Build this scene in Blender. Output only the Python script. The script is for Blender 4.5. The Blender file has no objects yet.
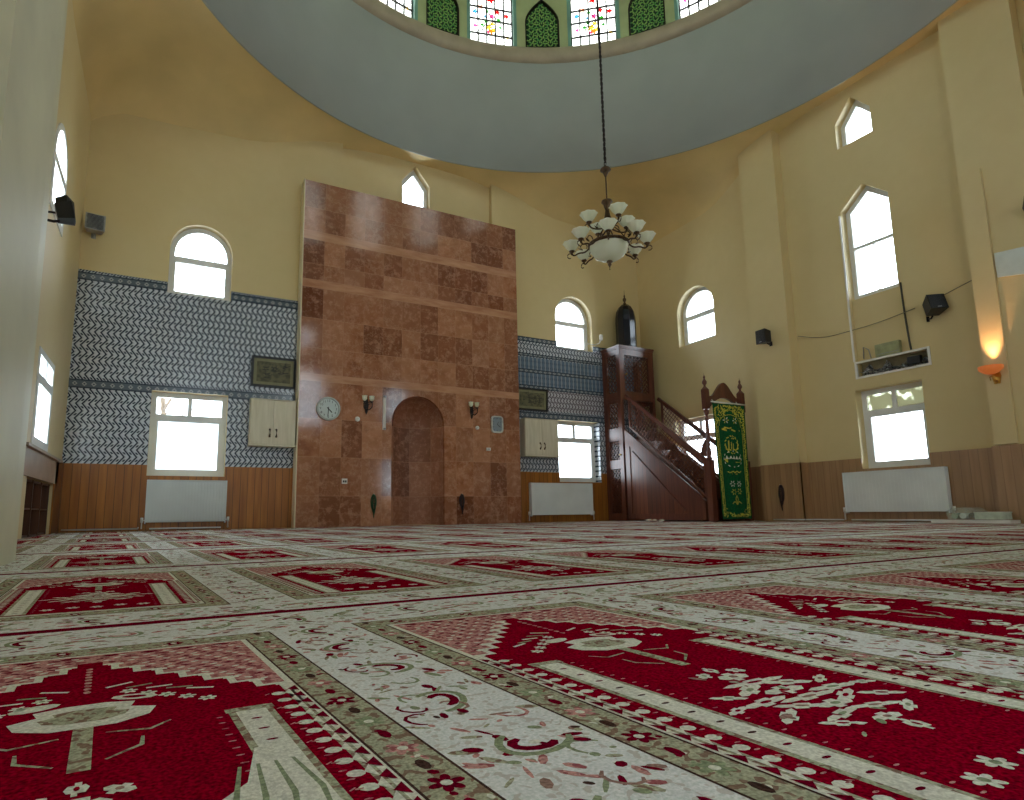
import bpy, math, random
from mathutils import Vector, Matrix
from mathutils.geometry import tessellate_polygon
PI = math.pi
S = bpy.context.scene
COL = S.collection
rnd = random.Random(7)

# ------------------------------------------------------------------ tags
def tag(o, label=None, cat=None, group=None, kind=None):
    if label: o['label'] = label
    if cat: o['category'] = cat
    if group: o['group'] = group
    if kind: o['kind'] = kind
    return o
def thing(name, loc, label, cat, group=None):
    o = bpy.data.objects.new(name, None); COL.objects.link(o); o.location = loc
    o.empty_display_size = .1
    return tag(o, label, cat, group)
def sroot(name, loc):
    o = bpy.data.objects.new(name, None); COL.objects.link(o); o.location = loc
    o['kind'] = 'structure'
    return o
def children(o): return [c for c in COL.objects if c.parent == o]
def dup(o, loc=None, rotz=None, parent=None, label=None, group=None):
    kids = children(o)
    c = o.copy(); COL.objects.link(c)
    if loc is not None: c.location = loc
    if rotz is not None: c.rotation_euler = (0, 0, rotz)
    if parent is not None: c.parent = parent
    if label: c['label'] = label
    if group: c['group'] = group
    for k in kids: dup(k, parent=c)
    return c

# ------------------------------------------------------------------ mesh builder
class MB:
    def __init__(s): s.v = []; s.f = []; s.m = []; s.sm = []
    def add(s, vs, fs, mi=0, smooth=False):
        b = len(s.v); s.v += [tuple(v) for v in vs]
        for f in fs: s.f.append([b+i for i in f]); s.m.append(mi); s.sm.append(smooth)
        return s
    def box(s, x0, x1, y0, y1, z0, z1, mi=0):
        vs = [(x, y, z) for x in (x0, x1) for y in (y0, y1) for z in (z0, z1)]
        return s.add(vs, [(0,1,3,2),(4,6,7,5),(0,4,5,1),(2,3,7,6),(0,2,6,4),(1,5,7,3)], mi)
    def bar(s, a, b, w, h, mi=0, up=(0, 0, 1)):      # rectangular bar from a to b
        a = Vector(a); b = Vector(b); d = (b-a).normalized(); u = Vector(up)
        if abs(d.dot(u)) > .98: u = Vector((1, 0, 0))
        r = d.cross(u).normalized(); u = r.cross(d)
        vs = [p + r*(i*w/2) + u*(j*h/2) for p in (a, b) for i, j in ((-1,-1),(1,-1),(1,1),(-1,1))]
        return s.add(vs, [(3,2,1,0),(4,5,6,7),(0,1,5,4),(1,2,6,5),(2,3,7,6),(3,0,4,7)], mi)
    def tube(s, pts, r, seg=8, mi=0, smooth=True):
        pts = [Vector(p) for p in pts]; n = len(pts); rs = r if isinstance(r, (list, tuple)) else [r]*n
        vs = []; fs = []; ref = None
        for i, p in enumerate(pts):
            d = (pts[min(i+1, n-1)] - pts[max(i-1, 0)]).normalized()
            if ref is None:
                ref = Vector((0, 0, 1)) if abs(d.z) < .9 else Vector((1, 0, 0))
            a = d.cross(ref)
            if a.length < 1e-6: a = d.cross(Vector((0, 1, 0)))
            a.normalize(); b = d.cross(a).normalized(); ref = -b if False else ref
            for k in range(seg):
                t = 2*PI*k/seg; vs.append(p + a*math.cos(t)*rs[i] + b*math.sin(t)*rs[i])
        for i in range(n-1):
            for k in range(seg):
                k2 = (k+1) % seg; fs.append((i*seg+k, i*seg+k2, (i+1)*seg+k2, (i+1)*seg+k))
        s.add(vs, fs, mi, smooth)
        b0 = len(s.v) - len(vs)
        s.f.append([b0+k for k in range(seg)][::-1]); s.m.append(mi); s.sm.append(False)
        s.f.append([b0+(n-1)*seg+k for k in range(seg)]); s.m.append(mi); s.sm.append(False)
        return s
    def lathe(s, prof, c=(0, 0, 0), seg=20, mi=0, smooth=True, flute=0, nfl=8, closed=False):
        vs = []; fs = []; n = len(prof)
        for i, (r, z) in enumerate(prof):
            for k in range(seg):
                t = 2*PI*k/seg; rr = r*(1 + flute*math.cos(nfl*t)) if flute else r
                vs.append((c[0]+rr*math.cos(t), c[1]+rr*math.sin(t), c[2]+z))
        for i in range(n-1):
            for k in range(seg):
                k2 = (k+1) % seg; fs.append((i*seg+k, i*seg+k2, (i+1)*seg+k2, (i+1)*seg+k))
        if closed:
            fs.append([k for k in range(seg)][::-1]); fs.append([(n-1)*seg+k for k in range(seg)])
        return s.add(vs, fs, mi, smooth)
    def ball(s, c, r, seg=10, mi=0, sz=1.0):
        n = 6
        return s.lathe([(max(1e-4, r*math.sin(PI*i/n)), -r*sz*math.cos(PI*i/n)) for i in range(n+1)], c, seg, mi)
    def plate(s, fr, outer, holes, d0, d1, mi=0):      # polygon with holes in the (s,z) plane of a wall, from depth d0 to d1
        loops = [outer] + list(holes)
        tris = tessellate_polygon([[Vector((p[0], p[1], 0)) for p in L] for L in loops])
        flat = [p for L in loops for p in L]; n = len(flat)
        vs = [fr(p[0], d0, p[1]) for p in flat] + [fr(p[0], d1, p[1]) for p in flat]
        fs = []
        for t in tris:
            fs.append(tuple(t)); fs.append(tuple(i+n for i in reversed(t)))
        b = 0
        for L in loops:
            m = len(L)
            for i in range(m):
                j = (i+1) % m; fs.append((b+i, b+j, b+j+n, b+i+n))
            b += m
        return s.add(vs, fs, mi)
    def build(s, name, mats, parent=None, loc=None, recalc=True):
        me = bpy.data.meshes.new(name)
        off = Vector(parent.location) if parent is not None else Vector((0, 0, 0))
        if parent is not None and parent.parent is not None:
            off = off + Vector(parent.parent.location)
        if loc is not None: off = off + Vector(loc)
        me.from_pydata([tuple(Vector(v) - off) for v in s.v], [], s.f)
        if not isinstance(mats, (list, tuple)): mats = [mats]
        for m in mats: me.materials.append(m)
        me.polygons.foreach_set('material_index', s.m)
        me.polygons.foreach_set('use_smooth', s.sm)
        me.update()
        if recalc:
            import bmesh
            bm = bmesh.new(); bm.from_mesh(me); bmesh.ops.recalc_face_normals(bm, faces=bm.faces); bm.to_mesh(me); bm.free()
        o = bpy.data.objects.new(name, me); COL.objects.link(o)
        if parent is not None: o.parent = parent
        if loc is not None: o.location = loc
        return o

# ------------------------------------------------------------------ materials
def lin(c):
    return tuple(((x/255)/12.92 if x <= 10 else ((x/255+.055)/1.055)**2.4) for x in c) + (1,)
class E:
    """expression -> math nodes"""
    nt = None
    def __init__(s, v): s.v = v
    @staticmethod
    def op(o, *a):
        n = E.nt.nodes.new('ShaderNodeMath'); n.operation = o
        for i, x in enumerate(a):
            x = x.v if isinstance(x, E) else x
            if isinstance(x, (int, float)): n.inputs[i].default_value = x
            else: E.nt.links.new(x, n.inputs[i])
        return E(n.outputs[0])
    def __add__(s, o): return E.op('ADD', s, o)
    __radd__ = __add__
    def __sub__(s, o): return E.op('SUBTRACT', s, o)
    def __rsub__(s, o): return E.op('SUBTRACT', o, s)
    def __mul__(s, o): return E.op('MULTIPLY', s, o)
    __rmul__ = __mul__
    def __truediv__(s, o): return E.op('DIVIDE', s, o)
    def fr(s): return E.op('FRACT', s)
    def fl(s): return E.op('FLOOR', s)
    def ab(s): return E.op('ABSOLUTE', s)
    def lt(s, o): return E.op('LESS_THAN', s, o)
    def gt(s, o): return E.op('GREATER_THAN', s, o)
    def mn(s, o): return E.op('MINIMUM', s, o)
    def mx(s, o): return E.op('MAXIMUM', s, o)
    def sin(s): return E.op('SINE', s)
    def tri(s): return ((s.fr() - .5).ab())*2
class M:
    def __init__(s, name, rough=.6, metal=0., spec=.5):
        s.m = bpy.data.materials.new(name); s.m.use_nodes = True; s.nt = s.m.node_tree
        E.nt = s.nt
        s.b = s.nt.nodes['Principled BSDF']; s.b.inputs['Roughness'].default_value = rough
        s.b.inputs['Metallic'].default_value = metal; s.b.inputs['Specular IOR Level'].default_value = spec
        tc = s.nt.nodes.new('ShaderNodeTexCoord'); sp = s.nt.nodes.new('ShaderNodeSeparateXYZ')
        geo = s.nt.nodes.new('ShaderNodeNewGeometry')
        s.P = geo.outputs['Position']; s.O = tc.outputs['Object']
        s.nt.links.new(s.P, sp.inputs[0]); s.x, s.y, s.z = (E(sp.outputs[i]) for i in range(3))
    def noise(s, scale, detail=3, vec=None, rough=.5):
        n = s.nt.nodes.new('ShaderNodeTexNoise'); n.inputs['Scale'].default_value = scale
        n.inputs['Detail'].default_value = detail; n.inputs['Roughness'].default_value = rough
        s.nt.links.new(vec if vec is not None else s.P, n.inputs['Vector']); return E(n.outputs[0])
    def voro(s, scale, feature='F1', vec=None, out='Distance'):
        n = s.nt.nodes.new('ShaderNodeTexVoronoi'); n.feature = feature; n.inputs['Scale'].default_value = scale
        s.nt.links.new(vec if vec is not None else s.P, n.inputs['Vector']); return E(n.outputs[out])
    def vec(s, x, y, z):
        n = s.nt.nodes.new('ShaderNodeCombineXYZ')
        for i, a in enumerate((x, y, z)):
            if isinstance(a, E): s.nt.links.new(a.v, n.inputs[i])
            else: n.inputs[i].default_value = a
        return n.outputs[0]
    def hash(s, x, y, z=0.):
        n = s.nt.nodes.new('ShaderNodeTexWhiteNoise'); n.noise_dimensions = '3D'
        s.nt.links.new(s.vec(x, y, z), n.inputs['Vector']); return E(n.outputs['Value'])
    def col(s, c):
        n = s.nt.nodes.new('ShaderNodeRGB'); n.outputs[0].default_value = lin(c); return n.outputs[0]
    def mix(s, fac, a, b, mode='MIX'):
        n = s.nt.nodes.new('ShaderNodeMix'); n.data_type = 'RGBA'; n.blend_type = mode
        if isinstance(fac, E): s.nt.links.new(fac.v, n.inputs['Factor'])
        else: n.inputs['Factor'].default_value = fac
        for k, c in ((6, a), (7, b)):
            if isinstance(c, tuple): n.inputs[k].default_value = lin(c)
            else: s.nt.links.new(c, n.inputs[k])
        return n.outputs[2]
    def ramp(s, fac, stops):
        n = s.nt.nodes.new('ShaderNodeValToRGB'); s.nt.links.new(fac.v, n.inputs[0])
        cr = n.color_ramp
        while len(cr.elements) < len(stops): cr.elements.new(.5)
        for e, (p, c) in zip(cr.elements, stops): e.position = p; e.color = lin(c)
        return n.outputs[0]
    def base(s, c):
        if isinstance(c, tuple): s.b.inputs['Base Color'].default_value = lin(c)
        else: s.nt.links.new(c, s.b.inputs['Base Color'])
        return s
    def bump(s, h, strength=.3, dist=.002):
        n = s.nt.nodes.new('ShaderNodeBump'); n.inputs['Strength'].default_value = strength
        n.inputs['Distance'].default_value = dist
        s.nt.links.new(h.v, n.inputs['Height']); s.nt.links.new(n.outputs[0], s.b.inputs['Normal']); return s
def simple(name, c, rough=.6, metal=0., var=.12, scale=12, bump=0., spec=.5):
    m = M(name, rough, metal, spec); n = m.noise(scale, 4)
    d = tuple(x*(1-var) for x in c); l = tuple(min(255, x*(1+var*.6)) for x in c)
    m.base(m.ramp(n, [(.3, d), (.7, l)]))
    if bump: m.bump(m.noise(scale*4, 3), bump)
    return m.m

yellow = M('yellow_plaster', .42, spec=.35); n1 = yellow.noise(.9, 4); n2 = yellow.noise(6, 5)
yellow.base(yellow.mix(n2*.5, yellow.ramp(n1, [(.3, (212, 192, 142)), (.7, (220, 201, 153))]), (206, 184, 132)))
yellow.bump(yellow.noise(3, 3), .12, .02); YEL = yellow.m
GREYP = simple('grey_plaster', (160, 166, 158), .6, var=.03, scale=1.2)
BEIGE = simple('beige_moulding', (176, 162, 138), .6, var=.06, scale=3)
CREAM = simple('cream_paint', (222, 212, 180), .4, var=.05, scale=4)
PIER = simple('pier_paint', (216, 214, 186), .5, var=.05, scale=2, spec=.5)
CEIL = simple('ochre_ceiling', (216, 190, 132), .6, var=.05, scale=1.2)
TEAL = simple('teal_green_paint', (120, 165, 150), .5, var=.08, scale=3)
PALEG = simple('pale_green_paint', (175, 185, 135), .5, var=.06, scale=3)
PVC = simple('white_plastic', (226, 228, 226), .3, var=.03, scale=3)
RADW = simple('radiator_enamel', (226, 230, 228), .3, var=.03, scale=3)
WHITE = simple('white_gloss', (235, 232, 225), .25, var=.04, scale=5)
BLACK = simple('black_plastic', (22, 24, 27), .4, var=.2, scale=20)
GREYB = simple('grey_plastic', (150, 152, 150), .45, var=.1, scale=20)
IRON = simple('dark_iron', (40, 30, 26), .45, metal=.4, var=.3, scale=30)
BRASS = simple('antique_brass', (82, 62, 42), .38, metal=.8, var=.3, scale=30)
GOLD = simple('gold_metal', (190, 150, 70), .3, metal=.9, var=.1, scale=20)
NAVY = simple('glossy_navy_black', (14, 18, 30), .18, var=.2, scale=5)
CABIN = M('cabinet_laminate', .45); CABIN.base(CABIN.ramp(CABIN.noise(6, 4, CABIN.vec(CABIN.x*4, CABIN.y*4, CABIN.z*.4)), [(.3, (205, 196, 168)), (.7, (222, 214, 190))])); CABIN = CABIN.m
OLIVE = M('olive_print', .5)
_n = OLIVE.noise(16, 3); OLIVE.base(OLIVE.ramp(_n, [(.35, (70, 68, 42)), (.6, (105, 100, 66))])); OLIVE = OLIVE.m
OLIVED = simple('dark_print_ink', (38, 36, 28), .5)
MAT_ = simple('picture_mat', (132, 128, 92), .5, var=.08)
GREENV = simple('green_velvet', (8, 84, 46), .8, var=.25, scale=30, spec=.2)
GOLDT = simple('gold_thread', (190, 185, 60), .5, var=.3, scale=60)
SILVT = simple('silver_thread', (215, 220, 205), .5, var=.2, scale=60)
GREEND = simple('dark_green_cord', (20, 70, 35), .6)
BROWND = simple('dark_brown_cord', (48, 28, 26), .6)
SILVER = M('crumpled_foil', .3, .7); SILVER.base(SILVER.ramp(SILVER.noise(40, 4), [(.35, (60, 62, 60)), (.65, (210, 212, 210))])); SILVER.bump(SILVER.noise(30, 4), .8, .02); SILVER = SILVER.m
TREEM = simple('tree_bark', (95, 82, 70), .9, var=.2, scale=8)
PAPER = simple('pale_scrap_paper', (205, 195, 175), .8)

def wood(name, a, b, axis='z', plank=0., rough=.35, dirc='x', gk=.75, hk=.55):
    m = M(name, rough)
    x, y, z = m.x, m.y, m.z
    v = {'z': m.vec(x*9, y*9, z*.7), 'x': m.vec(x*.7, y*9, z*9), 'y': m.vec(x*9, y*.7, z*9)}[axis]
    n = m.noise(2.2, 5, v)
    c = m.ramp(n, [(.3, a), (.7, b)])
    if plank:
        s = (x if dirc == 'x' else y)/plank
        h = m.hash(s.fl(), 3.)
        c = m.mix((h*hk), c, tuple(q*.55 for q in a))
        g = (s.fr()).lt(.09)
        c = m.mix(g*gk, c, tuple(q*.25 for q in a))
    m.base(c); return m.m
DADO = wood('varnished_dado_boards', (158, 94, 30), (188, 120, 44), plank=.105, dirc='x', gk=.6, hk=.4)
DADOR = wood('light_dado_boards', (160, 122, 84), (178, 138, 98), plank=.105, dirc='y', gk=.25, hk=.22)
MINW = wood('dark_red_walnut', (80, 42, 30), (112, 62, 44), rough=.28)
MINH = wood('dark_red_walnut_boards', (104, 54, 34), (130, 72, 46), plank=.11, dirc='y', rough=.3)
MINL = simple('dark_lattice_wood', (118, 72, 56), .25, var=.15)
DARKIN = simple('dark_interior', (30, 20, 16), .8)
SHELFW = wood('old_brown_wood', (70, 42, 26), (98, 62, 40))

def tile_mat(name, banded, z0):
    m = M(name, .22)
    x, z = m.x, m.z - z0
    H, W = .213, .079
    zz = z/H
    ph = x/W + (zz.tri())*1.05
    p = ph.fr()
    dark1 = p.lt(.32)
    leaf = ((p - .68).ab().lt(.16)) * ((((zz*2).fr() - .5).ab()).lt(.15))
    thin = ((p - .45).ab()).lt(.04)*.3
    d = (dark1.mx(leaf)).mx(thin)
    j = m.noise(30, 2)
    base = m.mix(j, (186, 196, 208), (206, 212, 218))
    c = m.mix(d, base, m.mix(j, (24, 38, 58), (36, 50, 70)))
    def band(lo, hi): return z.gt(lo)*z.lt(hi)
    if banded:
        for lo, hi in ((2.09, 2.34), (1.76, 2.01)):
            q = (x/.1).fr()
            col = m.mix(((q-.5).ab()).lt(.16), (92, 112, 132), (138, 148, 158))
            wv = (((x/.05).fr()-.5).ab()*2 + ((z/.11).fr()-.5).ab()*2)
            col = m.mix(wv.lt(.62)*.7, col, (60, 76, 98))
            c = m.mix(band(lo, hi), c, col)
        c = m.mix(band(1.25, 1.68)*.22, c, (150, 100, 90))
    for lo, hi in ((1.075, 1.205),) + (((2.68, 2.80),) if not banded else ((2.66, 2.76), (2.35, 2.42), (2.01, 2.09), (1.68, 1.76))):
        q = (x/.115).fr(); mid = (lo+hi)/2
        dd = (q-.5).ab()*.115 + (z-mid).ab()
        col = m.mix(dd.lt(.034), (88, 100, 110), (160, 166, 168))
        col = m.mix(dd.lt(.013), col, (34, 46, 72))
        edge = ((z-mid).ab()).gt((hi-lo)/2 - .02)
        col = m.mix(edge, col, (44, 56, 70))
        c = m.mix(band(lo, hi), c, col)
    m.base(c); m.bump(m.noise(8, 2), .05, .01)
    return m.m
TILEL = tile_mat('blue_white_chevron_tiles', False, .957+.0)
TILER = tile_mat('blue_white_banded_tiles', True, .99)

def marble_mat():
    m = M('red_brown_marble_slabs', .11, spec=.4)
    x, z, y = m.x, m.z, m.y
    s = (x - 1.86)/.352
    # rows of unequal height, with thin pale bands between them
    bands = [(4.83, 4.98), (3.98, 4.12), (2.38, 2.50)]
    joints = [5.4, 4.4, 3.45, 2.94, 1.76, 1.13, .5]
    row = None
    for t in joints + [b[0] for b in bands] + [b[1] for b in bands]:
        g = z.gt(t)
        row = g*1.7 if row is None else row + g*1.7
    h1 = m.hash(s.fl(), row); h2 = m.hash(row, s.fl(), 5.)
    vv = m.vec(x*1. + h1*9, y + h2*7, z + h1*5)
    n = m.noise(2.6, 8, vv, .62); n2 = m.noise(9, 6, vv, .7)
    c = m.ramp(n, [(.3, (124, 72, 46)), (.45, (158, 102, 70)), (.6, (180, 124, 92)), (.75, (136, 82, 54))])
    c = m.mix(((h1*1.5).mn(1))*.7, c, (110, 60, 36)); c = m.mix(h2*.4, c, (192, 140, 108)); c = m.mix(m.hash(s.fl(), row, 9.).lt(.25)*.5, c, (92, 48, 30))
    c = m.mix(((n2-.5)*3).mx(0).mn(.35), c, (206, 156, 130))
    vein = ((m.noise(3.5, 6, vv, .6)-.5).ab()).lt(.012)
    c = m.mix(vein*.22, c, (205, 165, 140))
    for lo, hi in bands:
        q = m.ramp(m.noise(5, 6, m.vec(x*.6, y, z*3)), [(.3, (172, 118, 88)), (.7, (200, 152, 120))])
        c = m.mix(z.gt(lo)*z.lt(hi), c, q)
    jt = (s.fr()).lt(.012)
    low = z.lt(1.76)
    for t in joints: jt = jt.mx(((z-t).ab()).lt(.004))
    for b in bands:
        for t in b: jt = jt.mx(((z-t).ab()).lt(.004))
    c = m.mix(jt*.6, c, (190, 146, 118))
    m.base(c)
    return m.m
MARB = marble_mat()
MARBN = marble_mat(); MARBN.node_tree.nodes['Principled BSDF'].inputs['Roughness'].default_value = .5; MARBN.node_tree.nodes['Principled BSDF'].inputs['Coat Weight'].default_value = 0
MARBL = M('pale_marble', .3); MARBL.base(MARBL.ramp(MARBL.noise(5, 5), [(.3, (150, 128, 108)), (.7, (172, 150, 130))])); MARBL = MARBL.m

def glass_mat(name, tint=(250, 252, 255), frost=0., dull=False, ior=1.25):
    m = bpy.data.materials.new(name); m.use_nodes = True; nt = m.node_tree; nt.nodes.clear()
    out = nt.nodes.new('ShaderNodeOutputMaterial'); tr = nt.nodes.new('ShaderNodeBsdfTransparent')
    gl = nt.nodes.new('ShaderNodeBsdfGlossy'); gl.inputs['Roughness'].default_value = .05
    tr.inputs[0].default_value = lin(tint)
    fr = nt.nodes.new('ShaderNodeFresnel'); fr.inputs[0].default_value = ior
    mx = nt.nodes.new('ShaderNodeMixShader')
    nt.links.new(fr.outputs[0], mx.inputs[0]); nt.links.new(gl.outputs[0], mx.inputs[2])
    src = tr.outputs[0]
    if frost or dull:
        tl = nt.nodes.new('ShaderNodeBsdfTranslucent'); tl.inputs[0].default_value = lin(tint)
        m2 = nt.nodes.new('ShaderNodeMixShader'); m2.inputs[0].default_value = frost
        nt.links.new(tr.outputs[0], m2.inputs[1]); nt.links.new(tl.outputs[0], m2.inputs[2]); src = m2.outputs[0]
        if dull:
            tl.inputs[0].default_value = lin((140, 138, 120))
            geo = nt.nodes.new('ShaderNodeNewGeometry'); ns = nt.nodes.new('ShaderNodeTexNoise'); ns.inputs['Scale'].default_value = 5
            nt.links.new(geo.outputs['Position'], ns.inputs['Vector'])
            rp = nt.nodes.new('ShaderNodeValToRGB'); rp.color_ramp.elements[0].position = .5; rp.color_ramp.elements[1].position = .62
            rp.color_ramp.elements[0].color = (1, 1, 1, 1); rp.color_ramp.elements[1].color = (.35, .35, .35, 1)
            nt.links.new(ns.outputs[0], rp.inputs[0]); nt.links.new(rp.outputs[0], m2.inputs[0])
    nt.links.new(src, mx.inputs[1]); nt.links.new(mx.outputs[0], out.inputs[0])
    return m
GLASS = glass_mat('clear_window_glass')
FROST = glass_mat('frosted_window_glass', (228, 234, 238), .8)
NETC = glass_mat('net_curtained_glass', (244, 250, 255), .9, ior=1.01)
DULL = glass_mat('patchy_reflection_glass', (225, 228, 215), .5, True)  # grey-green patches put the room's reflection into the colour of partly obstructed panes
STAIN = [glass_mat('stained_'+n, c, .25) for n, c in (('white', (246, 244, 238)), ('yellow', (240, 214, 110)), ('pink', (236, 120, 170)), ('green', (90, 170, 80)), ('orange', (235, 150, 70)), ('red', (200, 50, 60)), ('blue', (110, 170, 200)))]
def shade_glass():
    m = bpy.data.materials.new('opal_lamp_glass'); m.use_nodes = True; nt = m.node_tree; b = nt.nodes['Principled BSDF']
    out = nt.nodes['Material Output']
    b.inputs['Base Color'].default_value = lin((240, 242, 224)); b.inputs['Roughness'].default_value = .15
    tl = nt.nodes.new('ShaderNodeBsdfTranslucent'); tl.inputs[0].default_value = lin((250, 250, 236))
    mx = nt.nodes.new('ShaderNodeMixShader'); mx.inputs[0].default_value = .5
    nt.links.new(b.outputs[0], mx.inputs[1]); nt.links.new(tl.outputs[0], mx.inputs[2]); nt.links.new(mx.outputs[0], out.inputs[0])
    return m
OPAL = shade_glass()
def emis(name, c, st):
    m = bpy.data.materials.new(name); m.use_nodes = True; b = m.node_tree.nodes['Principled BSDF']
    b.inputs['Base Color'].default_value = lin(c); b.inputs['Emission Color'].default_value = lin(c); b.inputs['Emission Strength'].default_value = st
    return m
WARMG = emis('lit_amber_glass', (190, 100, 45), .3)

# ------------------------------------------------------------------ frames of reference (walls)
XL, XR, YB, YF, ZC = -1.28, 9.5, 10.0, -1.0, 7.0
BACK = lambda s, d, z: Vector((s, YB+d, z))
RIGHT = lambda s, d, z: Vector((XR+d, s, z))
LEFT = lambda s, d, z: Vector((XL-d, s, z))
FRONT = lambda s, d, z: Vector((s, YF-d, z))
def rect(a, b, c, d): return [(a, c), (b, c), (b, d), (a, d)]
def arch(a, b, c, zs, top, n=14):
    m = (a+b)/2; pts = [(a, c), (b, c)]
    for i in range(n+1):
        t = PI*i/n; pts.append((m+(b-a)/2*math.cos(t), zs+(top-zs)*math.sin(t)))
    return pts
def point5(a, b, c, zs, top): return [(a, c), (b, c), (b, zs), ((a+b)/2, top), (a, zs)]
def pointed(a, b, c, zs, top, n=7):
    m = (a+b)/2; R = b-m; pts = [(a, c), (b, c)]
    for i in range(n): t = i/n; pts.append((b-(R)*(1-math.cos(t*PI/2))**.95*1.0 if False else b-R*t**1.5, zs+(top-zs)*(t**.85)))
    pts.append((m, top))
    for i in range(n-1, -1, -1): t = i/n; pts.append((a+R*t**1.5, zs+(top-zs)*(t**.85)))
    return pts
def inset(poly, w):
    """shrink polygon (counter-clockwise or not) towards its inside by w"""
    n = len(poly); A = sum(poly[i][0]*poly[(i+1) % n][1]-poly[(i+1) % n][0]*poly[i][1] for i in range(n))
    sg = 1 if A > 0 else -1; out = []
    for i in range(n):
        p0 = Vector(poly[i-1]); p1 = Vector(poly[i]); p2 = Vector(poly[(i+1) % n])
        e1 = (p1-p0).normalized(); e2 = (p2-p1).normalized()
        n1 = Vector((-e1.y, e1.x))*sg; n2 = Vector((-e2.y, e2.x))*sg
        b = (n1+n2); b = b/max(.3, b.dot(n1)) if b.length > 1e-6 else n1
        out.append(tuple(p1+b*w))
    return out
def clip(poly, lo=None, hi=None):
    """keep lo<=z<=hi"""
    for lim, sgn in ((lo, 1), (hi, -1)):
        if lim is None: continue
        res = []
        for i in range(len(poly)):
            a = poly[i-1]; b = poly[i]; ia = sgn*(a[1]-lim) >= 0; ib = sgn*(b[1]-lim) >= 0
            if ia != ib:
                t = (lim-a[1])/(b[1]-a[1]); res.append((a[0]+t*(b[0]-a[0]), lim))
            if ib: res.append(b)
        poly = res
    return poly
def clips(poly, lo=None, hi=None):
    return [(x, z) for z, x in clip([(z, x) for x, z in poly], lo, hi)]

# ------------------------------------------------------------------ windows
wcount = [0]
def window(fr, outline, kind, depth=.16, glass=GLASS, glass_low=None, handle=False):
    wcount[0] += 1
    xs = [p[0] for p in outline]; zs = [p[1] for p in outline]
    a, b, c, d = min(xs), max(xs), min(zs), max(zs)
    root = sroot('window_%d' % wcount[0], fr((a+b)/2, depth, c))
    F = .072
    inner = inset(outline, F); panes = []
    if kind == 'double':
        zt = d - (d-c)*.29; m = (a+b)/2
        up = clip(inner, zt+.035, None); panes.append((clips(up, None, m-.03), glass)); panes.append((clips(up, m+.03, None), glass))
        low = clip(inner, None, zt-.035); low = inset(low, .035)
        panes.append((low, glass_low or glass))
    elif kind == 'mull':
        zt = c + (d-c)*.53
        panes.append((clip(inner, zt+.035, None), glass)); panes.append((inset(clip(inner, None, zt-.04), .02), glass))
    elif kind == 'tall':
        zt = c + (d-c)*.47; m = (a+b)/2
        panes.append((clip(inner, zt+.025, None), glass)); lw = clip(inner, None, zt-.025)
        panes.append((clips(lw, None, m-.004), glass)); panes.append((clips(lw, m+.004, None), glass))
    else: panes.append((inner, glass))
    mb = MB().plate(fr, outline, [p for p, g in panes], depth, depth+.06)
    fo = mb.build('window_frame', PVC, root)
    for p, g in panes:
        MB().plate(fr, p, [], depth+.025, depth+.031).build('pane', g, root)
    if handle:
        h0 = fr(a+.06 if handle == 'l' else b-.06, depth-.015, c+(d-c)*.35)
        MB().bar(h0+Vector((0, 0, -.05)), h0+Vector((0, 0, .05)), .018, .02).build('handle', WHITE, root)
    # daylight portal
    ld = bpy.data.lights.new('window_light', 'AREA'); ld.shape = 'RECTANGLE'; ld.size = b-a; ld.size_y = d-c
    ld.cycles.is_portal = True
    lo = bpy.data.objects.new('window_light', ld); COL.objects.link(lo)
    lo.location = fr((a+b)/2, depth+.1, (c+d)/2)
    inward = fr(0, -1, 0) - fr(0, 0, 0)
    lo.rotation_euler = inward.to_track_quat('-Z', 'Z').to_euler()
    return root

WB = dict(
  wl=rect(-.24, .82, .80, 2.08), al=arch(-.12, .79, 3.62, 4.36, 4.82),
  wr=rect(7.12, 8.2, .80, 2.08), ar=arch(7.15, 8.11, 3.62, 4.33, 4.80), tiny=point5(3.73, 4.31, 6.09, 6.54, 6.91))
WR_ = dict(
  low=rect(4.45, 5.38, .80, 2.02), tall=point5(4.60, 5.32, 3.48, 4.96, 5.28), tiny=point5(4.72, 5.27, 6.03, 6.46, 6.80),
  arch=arch(7.92, 8.87, 3.60, 4.30, 4.78), cor=rect(8.05, 9.1, .80, 2.07))
WL_ = dict(low=rect(4.45, 5.38, .80, 2.02), tall=point5(4.60, 5.32, 3.48, 4.96, 5.28), tiny=point5(4.72, 5.27, 6.03, 6.46, 6.80),  # low, tall and tiny are unseen, added for daylight and symmetry
  arch=arch(7.5, 8.42, 3.60, 4.25, 4.75), cor=rect(7.72, 8.72, .97, 2.05))
WF_ = dict(a=rect(.2, 1.3, .8, 2.1), b=arch(.2, 1.3, 3.6, 4.3, 4.8), c=rect(6.9, 8., .8, 2.1), d=arch(6.9, 8, 3.6, 4.3, 4.8), e=point5(3.8, 4.4, 6., 6.5, 6.8), f=arch(3.4, 4.8, 3.2, 4.6, 5.2))  # front wall is out of view; its windows are added to bring in daylight
TH = .34
def wall(name, fr, s0, s1, holes, mat=YEL, z1=7.35, blind=()):
    m = MB().plate(fr, rect(s0, s1, -.1, z1), holes, 0, TH)
    for b in blind: m.plate(fr, b[0], [], b[1], b[1]+.05)
    return tag(m.build(name, mat), kind='structure')
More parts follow.
